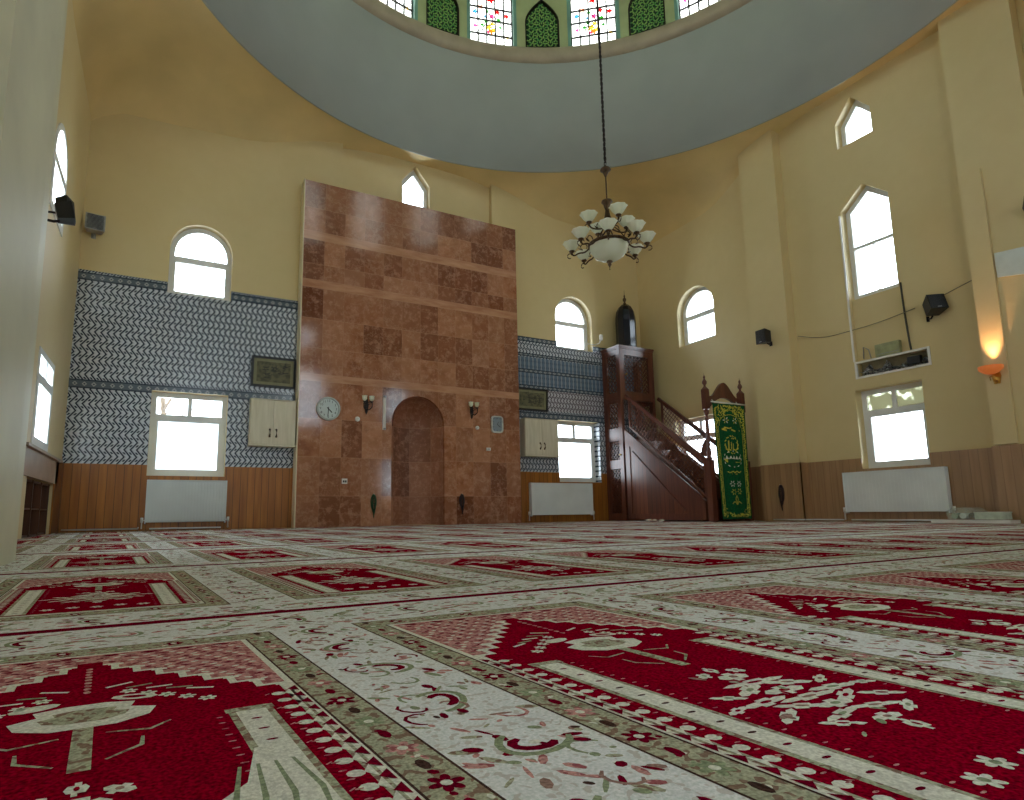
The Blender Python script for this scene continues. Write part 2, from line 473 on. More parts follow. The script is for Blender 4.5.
# niche in the right wall: closed panel under the tall window and the shallow hole with the foil
NICHE_R = [(4.60, 2.44), (4.32, 2.44), (4.32, 2.22), (5.32, 2.22), (5.32, 4.96), (4.96, 5.28), (4.60, 4.96)]
w = wall('wall_back', BACK, XL-TH, XR+TH, [WB[k] for k in WB if k != 'tiny'] + [rect(2.56, 5.645, 5.9, 7.2)] + [arch(3.42, 4.46, 0, 1.77, 2.31)])
w = wall('wall_right', RIGHT, YF-TH, YB, [WR_['low'], NICHE_R, WR_['tiny'], WR_['arch'], WR_['cor']])
w = wall('wall_left', LEFT, YF-TH, YB, [WL_['low'], WL_['tall'], WL_['tiny'], WL_['arch'], WL_['cor'], rect(7.72, 9.4, -.04, .64)])
w = wall('wall_front', FRONT, XL, XR, [WF_[k] for k in WF_])
window(BACK, WB['wl'], 'double', .15, GLASS, FROST, 'l'); window(BACK, WB['al'], 'mull', .14)
window(BACK, WB['wr'], 'double', .17, GLASS); window(BACK, WB['ar'], 'mull', .17); window(BACK, WB['tiny'], 'one', .24)
window(RIGHT, WR_['low'], 'double', .16, DULL, GLASS); window(RIGHT, WR_['tall'], 'tall', .14)
window(RIGHT, WR_['tiny'], 'one', .16); window(RIGHT, WR_['arch'], 'mull', .18, handle='r'); window(RIGHT, WR_['cor'], 'double', .16)
window(LEFT, WL_['low'], 'double'); window(LEFT, WL_['tall'], 'tall'); window(LEFT, WL_['tiny'], 'one')  # unseen bay windows behind the pier, added for daylight and symmetry
window(LEFT, WL_['arch'], 'mull', -.012, NETC); window(LEFT, WL_['cor'], 'double', -.012, NETC)
for k, kd in (('a', 'double'), ('b', 'mull'), ('c', 'double'), ('d', 'mull'), ('e', 'one'), ('f', 'mull')): window(FRONT, WF_[k], kd)  # added windows of the unseen front wall, for daylight

# floor, pilasters, pier
fl = MB().box(XL-TH, XR+TH, YF-TH, YB+.6, -.16, -.012); tag(fl.build('floor', simple('screed', (120, 112, 100), .8)), kind='structure')
tc = [0]
def trim(mb, mat, name=None):
    tc[0] += 1
    return tag(mb.build(name or 'trim_%d' % tc[0], mat), kind='structure')
trim(MB().plate(BACK, rect(2.5, 5.7, 5.85, 7.25), [WB['tiny']], .10, .36), YEL)
trim(MB().box(9.3, 9.5, 6.26, 6.97, -.01, 7.2), YEL)
trim(MB().box(9.3, 9.5, 2.87, 3.64, -.01, 7.2), YEL)
trim(MB().box(9.26, 9.3, 3.38, 3.62, .98, 4.6), YEL)
trim(MB().plate(lambda s, d, z: Vector((s, d, z)), [(0, 0)]*0 or [(XL, -.012), (-.64, -.012), (-.64, 6.4), (-.9, 7.15), (XL, 7.15)], [], 2.76, 3.62), PIER)
# bevelled far edge of the pier
pm = MB(); 
pm.add([(-.64, 3.62, -.012), (-.66, 3.88, -.012), (XL, 3.88, -.012), (XL, 3.62, -.012), (-.64, 3.62, 7.1), (-.66, 3.88, 7.1), (XL, 3.88, 7.1), (XL, 3.62, 7.1)],
       [(0,1,2,3),(4,7,6,5),(0,4,5,1),(1,5,6,2),(2,6,7,3),(3,7,4,0)])
trim(pm, PIER)

# marble mihrab cladding with the arched niche
ymar = 9.74
MF = lambda s, d, z: Vector((s, d, z))
mm = MB().plate(MF, rect(1.86, 6.04, 0, 5.88), [arch(3.44, 4.44, .0005, 1.77, 2.27)], ymar, 9.80)
mm.plate(MF, rect(1.86, 6.04, 5.80, 5.88), [], 9.80, 10.0)
mm.box(1.86, 1.90, 9.80, 10.0, 0, 5.8).box(6.0, 6.04, 9.80, 10.0, 0, 5.8)
mm.plate(MF, rect(3.3, 4.6, -.01, 2.5), [], 10.28, 10.33)
# half-round niche lining
cx, rr = 3.94, .5
NCLOSE = True
vs = []; fs = []; NS = 40
def nrow(z, r, yy): return [(cx - r*math.cos(PI*k/NS), ymar+.05 + r*.95*math.sin(PI*k/NS)*yy, z) for k in range(NS+1)]
rows = [nrow(-.03, rr, 1), nrow(.5, rr, 1), nrow(1.13, rr, 1), nrow(1.77, rr, 1)]
for i in range(1, 9):
    t = i/8*PI/2; rows.append(nrow(1.77+.5*math.sin(t), max(.002, rr*math.cos(t)), 1))
for r_ in rows: vs += r_
for i in range(len(rows)-1):
    for k in range(NS): fs.append((i*(NS+1)+k, i*(NS+1)+k+1, (i+1)*(NS+1)+k+1, (i+1)*(NS+1)+k))
mm2 = MB().add(vs, fs, 0, True)
mw = mm.build('wall_mihrab', MARB); tag(mw, kind='structure')
nl = mm2.build('niche', MARBN, mw); 
trim(MB().box(1.845, 1.86, ymar, 10, 0, 5.9), CREAM)

# tiles and dado on the back wall
def notched(x0, x1, z0, z1, fr, holes, d0, d1):
    return MB().plate(fr, rect(x0, x1, z0, z1), holes, d0, d1)
hl = clip(WB['wl'], .957, None)
ha = clip(WB['al'], 3.62, None)
def strip_with(x0, x1, z0, z1, ops):
    """outline of a rectangle with notches cut from bottom/top edges: ops = (a,b,z,'b'|'t')"""
    bot = [(x0, z0)]; top = [(x1, z1)]
    for a, b, z, k in ops:
        if k == 'b': bot += [(a, z0), (a, z), (b, z), (b, z0)]
    bot.append((x1, z0))
    for a, b, z, k in ops:
        if k == 't': top += [(b, z1), (b, z), (a, z), (a, z1)]
    top.append((x0, z1)); return bot + top
E0 = .0
trim(MB().plate(BACK, strip_with(XL, 1.845, .957, 3.79, [(-.24, .82, 2.08, 'b'), (-.12, .79, 3.62, 't')]), [], -.012, -.001), TILEL)
trim(MB().plate(BACK, strip_with(6.04, XR-.01, .99, 3.75, [(7.12, 8.2, 2.08, 'b'), (7.15, 8.11, 3.62, 't')]), [], -.012, -.001), TILER)
trim(MB().box(8.19, 8.2, 9.99, 10.17, .8, 2.08), TILER)
trim(MB().plate(BACK, strip_with(XL, 1.845, 0, .955, [(-.24, .82, .80, 't')]), [], -.02, -.001), DADO)
trim(MB().plate(BACK, strip_with(6.04, XR-.02, 0, .985, [(7.12, 8.2, .80, 't')]), [], -.02, -.001), DADO)
# dado on the right wall and its pilasters
trim(MB().plate(RIGHT, strip_with(3.64, 6.26, 0, .965, [(4.45, 5.38, .80, 't')]), [], -.02, -.001), DADOR)
trim(MB().plate(RIGHT, strip_with(6.97, 9.98, 0, .965, [(8.05, 9.1, .80, 't')]), [], -.02, -.001), DADOR)
trim(MB().plate(RIGHT, rect(YF, 2.87, 0, .965), [], -.02, -.001), DADOR)
trim(MB().box(9.285, 9.3, 6.24, 6.99, 0, .965).box(9.285, 9.5, 6.24, 6.26, 0, .965), DADOR)
trim(MB().box(9.285, 9.3, 2.85, 3.66, 0, .965).box(9.285, 9.5, 2.85, 2.87, 0, .965), DADOR)
# left wall: pale slab above the cupboard opening, sill
trim(MB().box(XL, XL+.02, 7.3, 9.6, .64, .93).box(XL, XL+.06, 7.3, 9.62, .93, .96), MARBL)
trim(MB().box(XL, XL+.02, 9.4, 9.98, 0, .955), DADO)

# ceiling with smooth pendentives running into the drum
R0, ZR = 5.15, 6.95
cx0, cy0 = 4.11, 4.6
def ray_wall(t):
    dx, dy = math.sin(t), math.cos(t); best = 99
    for lim, dd, o in ((XR+.02, dx, cx0), (XL-.02, dx, cx0), (YB+.14, dy, cy0), (YF-.02, dy, cy0)):
        if abs(dd) > 1e-6:
            q = (lim-o)/dd
            if q > 0: best = min(best, q)
    return best
def sm(t): t = max(0, min(1, t)); return t*t*(3-2*t)
N = 144; MR = 20; vs = []; fs = []
for i in range(N):
    t = 2*PI*i/N; rw = ray_wall(t); A = .95*sm((rw-5.5)/.9)
    for k in range(MR+1):
        q = math.sin(k/MR*PI/2); r_ = R0 + (rw-R0)*q
        z = ZR + .03*q - A*(1-math.sqrt(max(0, 1-q*q)))
        vs.append((cx0+r_*math.sin(t), cy0+r_*math.cos(t), z))
for i in range(N):
    j = (i+1) % N
    for k in range(MR): fs.append((i*(MR+1)+k, i*(MR+1)+k+1, j*(MR+1)+k+1, j*(MR+1)+k))
tag(MB().add(vs, fs, 0, True).build('ceiling', CEIL), kind='structure')
# drum
SEG = 144
dr = MB().lathe([(R0+.15, 7.45), (R0+.03, ZR+.02), (R0+.015, ZR-.012), (R0-.02, ZR-.012), (4.97, 9.2)], (cx0, cy0, 0), SEG, 0)
dr.lathe([(4.97, 9.2), (4.90, 9.22), (4.87, 9.3), (4.88, 9.46), (4.92, 9.52), (5.25, 9.53)], (cx0, cy0, 0), SEG, 1)
tag(dr.build('wall_drum', [GREYP, BEIGE]), kind='structure')
# facets above the drum : 30 facets of 12 degrees, stained windows and green lattice niches alternate
RD = 4.93; Z0, Z1 = 9.5, 12.6
fw = 2*(RD+.0)*math.tan(math.radians(6))
fac = MB(); 
WSTA = pointed(-.45, .45, Z0+.03, 11.3, 12.1); NSTA = pointed(-.345, .345, Z0+.02, 10.12, 10.62)
def facet_frame(i):
    th = math.radians(14.8 + 12*i)
    n = Vector((math.sin(th), math.cos(th), 0)); a = Vector((math.cos(th), -math.sin(th), 0)); o = Vector((cx0, cy0, 0)) + n*RD
    return lambda s, d, z: o + a*s + n*d + Vector((0, 0, z))
for i in range(30):
    fr = facet_frame(i); st = i % 2 == 0
    hole = WSTA if st else NSTA
    fac.plate(fr, rect(-fw/2-.012, fw/2+.012, Z0, Z1), [hole], 0, .2, 1 if not st else 0)
tag(fac.build('wall_clerestory', [TEAL, PALEG]), kind='structure')
# stained window prototype (local frame), copied round the drum
def local(s, d, z): return Vector((s, d, z))
w0 = sroot('window_%d' % (wcount[0]+1), (0, 0, 0))
xs = [-.45, -.27, -.09, .09, .27, .45]; zs = [Z0+.03, Z0+.30, Z0+.62, Z0+.90, Z0+1.2, Z0+1.5, Z0+1.8, Z0+2.1, Z0+2.6]
ld = MB(); outl = WSTA
ld.plate(local, outl, [inset(outl, .02)], .08, .12)
def inx(z): # half-width of outline at height z
    if z <= 11.3: return .45
    t = min(1, ((z-11.3)/.8))**(1/.85); return .45*(1-t**1.5)
for x in xs[1:-1]: ld.box(x-.015, x+.015, .085, .115, Z0+.03, 11.3+.8*(max(0, 1-abs(x)/.45)**(1/1.5))**.85)
for z in zs[1:-1]:
    hw = inx(z)
    if hw > .05: ld.box(-hw, hw, .085, .115, z-.016, z+.016)
def wav(pts, w, y0=.09, y1=.11): 
    for p, q in zip(pts, pts[1:]): ld.bar((p[0], .1, p[1]), (q[0], .1, q[1]), .012, w)
wav([(-.2, Z0+.35), (-.12, Z0+.52), (-.02, Z0+.5), (.06, Z0+.62), (-.03, Z0+.8)], .02)
wav([(.2, Z0+.05), (.22, Z0+.5), (.16, Z0+.9), (.24, Z0+1.4)], .008)
ldo = ld.build('leading', IRON, w0)
gp = MB()
gp.plate(local, inset(outl, .015), [], .097, .1, 0)
rr_ = random.Random(3)
for (fx, fz, s_, mi) in ((-.05, Z0+.47, .085, 1), (.03, Z0+.55, .06, 1), (-.1, Z0+.58, .05, 3), (.0, Z0+.38, .07, 4), (.06, Z0+.42, .05, 1), (-.06, Z0+.36, .045, 2), (.02, Z0+.72, .075, 2), (-.12, Z0+.7, .04, 6), (.2, Z0+.5, .05, 3), (-.08, Z0+.82, .05, 3), (.0, Z0+1.1, .09, 5), (-.1, Z0+1.3, .09, 1), (.1, Z0+1.35, .07, 2), (.05, Z0+1.6, .08, 3), (-.04, Z0+1.85, .09, 4), (-.33, Z0+.78, .07, 6), (.33, Z0+.78, .07, 5), (-.33, Z0+.46, .05, 2), (.34, Z0+.3, .05, 1), (.16, Z0+.66, .06, 3), (-.18, Z0+.5, .05, 3), (.14, Z0+.84, .07, 5), (-.2, Z0+.9, .06, 4)):
    pts = [(fx + s_*(.75+.25*math.cos(5*t)+.1*rr_.random())*math.cos(t), fz + s_*(.75+.25*math.cos(5*t))*math.sin(t)) for t in [2*PI*k/20 for k in range(20)]]
    gp.plate(local, pts, [], .092, .0962, mi)
gpo = gp.build('pane', STAIN, w0)
g0 = sroot('window_%d' % (wcount[0]+2), (0, 0, 0))
# green pierced lattice panel
gm = M('dark_green_niche_panel', .6); gm.base((10, 60, 32)); GN = gm.m
gl_ = M('leaf_green_plaster', .55); gl_.base(gl_.ramp(gl_.noise(14, 2), [(.35, (96, 176, 92)), (.65, (170, 205, 112))])); GLF = gl_.m
gb = MB().plate(local, NSTA, [], .06, .08, 0); gbo = gb.build('back_panel', GN, g0)
gf = MB().plate(local, NSTA, [inset(NSTA, .022)], -.012, .06, 0); gf.build('arch_moulding', IRON, g0)
lat = MB(); rz = random.Random(5)
zz = Z0+.04; row = 0
while zz < 10.58:
    hw = .33 if zz < 10.12 else .33*max(0, 1-((zz-10.12)/.5)**1.3)
    x = -.33 + (.055 if row % 2 else 0)
    while x < .34:
        if abs(x) < hw:
            a0 = (row*1.1 + x*9) % 6.28
            for k in range(3):
                a1 = a0 + k*2.09
                px, pz = x + .03*math.cos(a1), zz + .03*math.sin(a1)
                lat.add([(x, .045, zz), (x+.032*math.cos(a1-.42), .045, zz+.032*math.sin(a1-.42)), (x+.058*math.cos(a1), .045, zz+.058*math.sin(a1)), (x+.032*math.cos(a1+.42), .045, zz+.032*math.sin(a1+.42)),
                         (x, .058, zz), (x+.032*math.cos(a1-.42), .058, zz+.032*math.sin(a1-.42)), (x+.058*math.cos(a1), .058, zz+.058*math.sin(a1)), (x+.032*math.cos(a1+.42), .058, zz+.032*math.sin(a1+.42))],
                        [(0,1,2,3),(7,6,5,4),(0,4,5,1),(1,5,6,2),(2,6,7,3),(3,7,4,0)])
        x += .11
    zz += .062; row += 1
lat.build('foliage_lattice', GLF, g0)
def orient(o, i):
    th = math.radians(14.8 + 12*i)
    o.location = (cx0+RD*math.sin(th), cy0+RD*math.cos(th), 0); o.rotation_euler = (0, 0, -th)
k = wcount[0]
orient(w0, 0); orient(g0, 1)
for i in range(2, 30):
    c = dup(w0 if i % 2 == 0 else g0); c.name = 'window_%d' % (k+1+i); orient(c, i)
for i in range(0, 30, 2):
    th = math.radians(14.8 + 12*i)
    ldt = bpy.data.lights.new('clerestory_light', 'AREA'); ldt.shape = 'RECTANGLE'; ldt.size = .9; ldt.size_y = 2.5; ldt.cycles.is_portal = True
    lo = bpy.data.objects.new('clerestory_light', ldt); COL.objects.link(lo)
    lo.location = (cx0+(RD+.3)*math.sin(th), cy0+(RD+.3)*math.cos(th), Z0+1.3)
    lo.rotation_euler = Vector((-math.sin(th), -math.cos(th), 0)).to_track_quat('-Z', 'Z').to_euler()
dome = MB().lathe([(5.4, 12.55), (5.0, 12.5)] + [(5.0*math.cos(i/12*PI/2)+.001, 12.6+4.4*math.sin(i/12*PI/2)) for i in range(13)], (cx0, cy0, 0), 60, 0)
tag(dome.build('ceiling_dome', PALEG), kind='structure')

# ------------------------------------------------------------------ carpets
def carpet_mat(name, c, var=.16, spk=None, spkf=.0, sc=260):
    m = M(name, .95, spec=.0); n = m.noise(sc, 2); n2 = m.noise(22, 3)
    d = tuple(x*(1-var) for x in c); l = tuple(min(255, x*(1+var*.5)) for x in c)
    cc = m.ramp(n, [(.32, d), (.68, l)])
    cc = m.mix((n2-.4).mx(0)*.5, cc, tuple(x*.75 for x in c))
    if spk: cc = m.mix((m.noise(85, 1)).gt(spkf)*.7, cc, spk)
    m.base(cc); m.bump(m.noise(420, 2), .5, .002)
    return m.m
CM = [carpet_mat('carpet_cream', (246, 252, 248), .10, (206, 198, 190), .6),      #0
      carpet_mat('carpet_red', (150, 0, 36), .32),                                  #1
      carpet_mat('carpet_beige', (190, 190, 162), .2, (128, 78, 70), .56),        #2
      carpet_mat('carpet_rose', (216, 160, 154), .16, (150, 60, 74), .55),         #3
      carpet_mat('carpet_dark_red', (126, 6, 40), .3),                             #4
      carpet_mat('carpet_dark_line', (84, 60, 54), .3),                            #5
      carpet_mat('carpet_sage', (160, 172, 138), .2),                             #6
      carpet_mat('carpet_pale', (244, 244, 228), .12),
      carpet_mat('carpet_taupe', (172, 138, 126), .2)]                              #7
ROW, PER, SH = 1.49, .725, -.07
class Rug:
    """flat coloured shapes of one carpet, each on its own thin level of pile"""
    def __init__(s): s.mb = MB()
    def poly(s, pts, mi, lv):
        z = .00016*lv
        s.mb.add([(p[0], p[1], z) for p in pts], [list(range(len(pts)))], mi)
    def tess(s, pts, mi, lv):
        z = .00016*lv
        s.mb.add([(p[0], p[1], z) for p in pts], [tuple(t) for t in tessellate_polygon([[Vector((p[0], p[1], 0)) for p in pts]])], mi)
    def rect(s, a, b, c, d, mi, lv): s.poly(rect(a, b, c, d), mi, lv)
    def ell(s, x, y, a, b, mi, lv, rot=0, n=9, wob=0):
        s.poly([(x+a*math.cos(t)*math.cos(rot)*(1+wob*math.cos(3*t))-b*math.sin(t)*math.sin(rot), y+a*math.cos(t)*math.sin(rot)+b*math.sin(t)*math.cos(rot)) for t in [2*PI*k/n for k in range(n)]], mi, lv)
    def stroke(s, pts, w, mi, lv):
        n = len(pts)
        L = []; R_ = []
        for i, p in enumerate(pts):
            a = pts[max(i-1, 0)]; b = pts[min(i+1, n-1)]; dx, dy = b[0]-a[0], b[1]-a[1]; l = math.hypot(dx, dy) or 1
            ww = w*(1 if 0 < i < n-1 else .6)/2
            L.append((p[0]-dy/l*ww, p[1]+dx/l*ww)); R_.append((p[0]+dy/l*ww, p[1]-dx/l*ww))
        for i in range(n-1): s.poly([R_[i], R_[i+1], L[i+1], L[i]], mi, lv)
def scroll(g, x, y, s_, flip, rot, lv, mi=4, mo=6):
    def P(a, b):
        a *= flip; c_, n_ = math.cos(rot), math.sin(rot)
        return (x+s_*(a*c_-b*n_), y+s_*(a*n_+b*c_))
    # S-shaped arabesque leaf with red curl
    g.stroke([P(.9*math.cos(t)*(1-.12*t), .55*math.sin(t)) for t in [i*.42 for i in range(11)]], .16*s_, mo, lv)
    g.stroke([P(.42*math.cos(t)+.1, .28*math.sin(t)+.05) for t in [i*.5+.3 for i in range(9)]], .2*s_, mi, lv+1)
    c = P(.12, .06); g.ell(c[0], c[1], .13*s_, .1*s_, 7, lv+2)
    for a, b, r_, m_ in ((.95, .35, .17, mi), (-1.05, -.1, .2, mi), (-.7, .7, .13, mo), (.55, -.6, .15, mo), (1.25, -.25, .1, 5)):
        c = P(a, b); g.ell(c[0], c[1], r_*s_, r_*s_*.6, m_, lv+1, rot+flip*.5)
def flower(g, x, y, s_, mi, lv, seed=0, mc=None):
    q = random.Random(seed)
    for k in range(6):
        t = k*PI/3 + q.random()*.3; g.ell(x+s_*.55*math.cos(t), y+s_*.55*math.sin(t), s_*.42, s_*.26, mi, lv, t)
    g.ell(x, y, s_*.3, s_*.3, mc if mc is not None else mi, lv+1)
def build_rug(g, cx_, extra=False):
    q = random.Random(int(cx_*10))
    X = lambda u: cx_+u
    R = lambda a, b, c, d, mi, lv: g.rect(cx_+a, cx_+b, c, d, mi, lv)
    # guard band
    R(-.284, .284, .188, 1.272, 5, 1); R(-.281, .281, .191, 1.269, 2, 2); R(-.234, .234, .240, 1.220, 5, 3); R(-.231, .231, .243, 1.217, 7, 4)
    for i in range(12):
        v = .27+i*.086
        for sgn in (-1, 1):
            flower(g, cx_+sgn*.259, v, .018, (4, 3, 6)[i % 3], 3, i, 7); g.ell(cx_+sgn*.259, v+.043, .006, .012, 5 if i % 2 else 4, 3)
    for i in range(6):
        u = -.2+i*.08
        for v in (.215, 1.245): flower(g, cx_+u, v, .017, (4, 6)[i % 2], 3, i, 7)
    # spandrels
    R(-.222, .222, .80, 1.208, 3, 5)
    v = .86; r_ = 0
    while v < 1.2:
        u = -.213 + (.014 if r_ % 2 else 0)
        while u < .215:
            if v > 1.135 - abs(u)*1.18 + .03:
                g.ell(cx_+u+.004*math.sin(u*997+v*777), v, .0065, .0035, (7, 7, 4, 8)[(r_+int(u*99)) % 4], 6, .5 if r_ % 2 else -.5, 6)
            u += .021
        v += .015; r_ += 1
    for i in range(8): g.ell(cx_-.19+i*.054, 1.195, .013, .007, 4, 6)
    # red field, stepped gable
    R(-.222, .222, .255, .865, 2, 5); R(-.212, .212, .262, .865, 1, 6)
    st = 8
    pts_r = [(-.212, .84)]; 
    for i in range(st):
        w_ = .212*(1-i/st); z_ = .865+.033*i
        R(-w_-.010, w_+.010, z_-.002, z_+.038, 7, 6.2+.05*i); 
    for i in range(st):
        w_ = .212*(1-i/st); z_ = .865+.033*i
        R(-w_, w_, z_-.004, z_+.030, 1, 7+.05*i)
        for sgn in (-1, 1): R(min(sgn*(w_-.004), sgn*(w_+.016)), max(sgn*(w_-.004), sgn*(w_+.016)), z_+.024, z_+.034, 7, 8+.03*i)
    R(-.016, .016, 1.12, 1.15, 1, 7)
    # beads and saw teeth along both edges
    i = 0; v = .28
    while v < .86:
        for sgn in (-1, 1):
            g.ell(cx_+sgn*.202, v, .0085, .0075, 7, 7)
            g.poly([(cx_+sgn*.218, v-.014), (cx_+sgn*.218, v+.014), (cx_+sgn*.209, v)], 7, 7)
            g.poly([(cx_+sgn*.228, v+.003), (cx_+sgn*.228, v+.027), (cx_+sgn*.216, v+.015)], 4, 7)
            if i % 2: g.stroke([(cx_+sgn*.186, v), (cx_+sgn*.192, v+.004)], .003, 3, 7)
        v += .03; i += 1
    # pillars
    for sgn in (-1, 1):
        c = sgn*.160
        R(c-.0235, c+.0235, .27, .80, 2, 7); R(c-.019, c+.019, .27, .795, 5, 8) if False else None
        R(c-.016, c+.016, .27, .80, 7, 9)
        R(c-.026, c+.026, .80, .815, 2, 8)
        v = .30
        while v < .79:
            g.ell(cx_+c, v, .006, .0025, 5 if int(v*50) % 2 else 4, 10); v += .036
        v = .29
        while v < .8:
            for e in (-1, 1): g.ell(cx_+c+e*.034, v, .004, .0015, 3, 8)
            v += .02
    # hanging lamp from the apex
    for i in range(9): g.ell(cx_, 1.105-i*.0165, .0045, .006, 3, 9)
    for sgn in (-1, 1):
        for k in range(5):
            g.stroke([(cx_+sgn*(.02+.022*k), .985-.013*k), (cx_+sgn*(.05+.022*k), 1.0-.020*k)], .009, 6 if k % 2 else 7, 9)
            flower(g, cx_+sgn*(.045+.02*k), .955-.02*k, .011, 7, 9, k, 6)
    body = [(-.062, .845), (-.07, .872), (-.045, .885), (-.05, .905), (-.02, .915), (.02, .915), (.05, .905), (.045, .885), (.07, .872), (.062, .845), (.03, .825), (-.03, .825)]
    g.tess([(cx_+a, b) for a, b in body], 7, 9); g.tess([(cx_+a*.62, .87+(b-.87)*.55) for a, b in body], 2, 10)
    g.ell(cx_-.05, .925, .026, .012, 7, 9, .3); g.ell(cx_+.05, .925, .026, .012, 7, 9, -.3); g.ell(cx_+.05, .925, .014, .006, 1, 10, -.3)
    R(-.009, .009, .70, .83, 2, 8)
    for sgn in (-1, 1):
        g.stroke([(cx_+sgn*.02, .80), (cx_+sgn*.06, .79), (cx_+sgn*.08, .81)], .005, 2, 8)
        g.stroke([(cx_+sgn*.02, .72), (cx_+sgn*.05, .745), (cx_+sgn*.052, .77)], .005, 2, 8)
    # stepped floral medallion
    q = random.Random(11); mk = 0
    for (a, b, w_, h_, ro) in ((0, .625, .022, .016, 0), (0, .595, .05, .010, 0), (-.035, .575, .03, .011, .4), (.035, .575, .03, .011, -.4), (0, .555, .030, .014, 0), (-.085, .565, .020, .008, -.5), (.085, .565, .020, .008, .5),
        (-.062, .535, .036, .010, .1), (.062, .535, .036, .010, -.1), (0, .525, .045, .009, 0), (-.115, .53, .018, .007, .3), (.115, .53, .018, .007, -.3), (-.04, .507, .03, .009, -.4), (.04, .507, .03, .009, .4), (0, .495, .026, .012, 0),
        (-.085, .492, .026, .009, .5), (.085, .492, .026, .009, -.5), (-.03, .470, .034, .008, .2), (.03, .470, .034, .008, -.2), (-.06, .452, .022, .008, -.5), (.06, .452, .022, .008, .5), (0, .442, .02, .011, 0), (0, .415, .010, .016, 0), (-.03, .645, .012, .01, .6), (.03, .645, .012, .01, -.6), (0, .66, .008, .014, 0)):
        lvm = 8+.06*mk; mk += 1
        c_, n_ = math.cos(ro), math.sin(ro)
        g.tess([(cx_+a+w_*p_*c_-h_*q_*n_, b+w_*p_*n_+h_*q_*c_) for p_, q_ in ((-1.15, 0), (-.85, -.5), (-.45, -.5), (-.45, -1.), (.1, -1.), (.1, -.6), (.8, -.6), (1.15, .1), (.75, .6), (.45, .5), (.45, 1.), (-.2, 1.), (-.2, .6), (-.8, .6))], 7, lvm)
        g.ell(cx_+a, b, w_*.3, h_*.35, (6, 8, 1)[mk % 3], lvm+2, ro, 7)
    for k in range(14):
        a = q.uniform(-.11, .11); b = q.uniform(.42, .64); g.ell(cx_+a, b, q.uniform(.004, .012), q.uniform(.002, .005), (1, 6, 8, 1, 2)[k % 5], 11+.02*k, q.uniform(0, 3), 7)
    for k in range(5): flower(g, cx_-.1+.05*k, .32+.012*(k % 2), .016, 7, 8+.1*k, k, 6)
    # white border with scrolls : side strip to the right of this rug, and end strips
    qb = random.Random(99)
    for i in range(7):
        v = .24 + i*.165
        scroll(g, cx_+PER/2+.004*(-1)**i, v, .052, 1 if i % 2 else -1, .5+i*1.3, 1)
    for k in range(150):
        u = PER/2+qb.uniform(-.07, .07); v = qb.uniform(.19, 1.28)
        g.ell(cx_+u, v, qb.uniform(.004, .016), qb.uniform(.002, .006), (6, 2, 3, 4, 3, 2, 3, 8)[k % 8], .3+.003*k, qb.uniform(0, 3), 7)
    for k in range(26):
        u = PER/2+qb.uniform(-.055, .055); v = qb.uniform(.2, 1.26); a0 = qb.uniform(0, 6)
        g.stroke([(cx_+u+.022*math.cos(a0+j_*.6)*(1-.08*j_), v+.018*math.sin(a0+j_*.6)) for j_ in range(7)], .0045, (3, 4, 6, 8)[k % 4], .9+.01*k)
    for i in range(5):
        u = -.30+i*.15
        scroll(g, cx_+u, .095, .05, 1 if i % 2 else -1, .2+i, 1, (3, 2, 4)[i % 3], 6); scroll(g, cx_+u+.05, 1.385, .05, -1 if i % 2 else 1, .9+i, 1, (2, 4, 3)[i % 3], 6)
    for k in range(230):
        u = qb.uniform(-PER/2, PER/2); v = qb.choice((qb.uniform(.02, .18), qb.uniform(1.285, 1.47)))
        g.ell(cx_+u, v, qb.uniform(.005, .018), qb.uniform(.003, .007), (6, 2, 3, 3, 8, 2, 4, 3)[k % 8], .3+.003*k, qb.uniform(-.5, .5), 7)
    for k in range(90):
        sg = qb.choice((-1, 1)); g.ell(cx_+sg*.259+qb.uniform(-.018, .018), qb.uniform(.2, 1.26), qb.uniform(.003, .007), qb.uniform(.002, .005), (6, 4, 3, 7)[k % 4], 2.2+.004*k, qb.uniform(0, 3), 6)
    for k in range(60):
        g.ell(cx_+qb.uniform(-.23, .23), qb.choice((.215, 1.245))+qb.uniform(-.018, .018), qb.uniform(.003, .008), qb.uniform(.002, .004), (6, 4, 3, 7)[k % 4], 2.2+.004*k, qb.uniform(0, 3), 6)
    if extra:   # leafy foot of the column
        pts = [(.105, .46), (.125, .50), (.15, .525), (.17, .60), (.19, .60), (.205, .55), (.20, .48), (.215, .43), (.18, .40), (.12, .41)]
        g.tess([(cx_+a-.03, b+.08) for a, b in pts], 7, 11)
        for k in range(4): g.stroke([(cx_+.09+.025*k, .52), (cx_+.105+.022*k, .57), (cx_+.12+.015*k, .64)], .005, 6, 12)
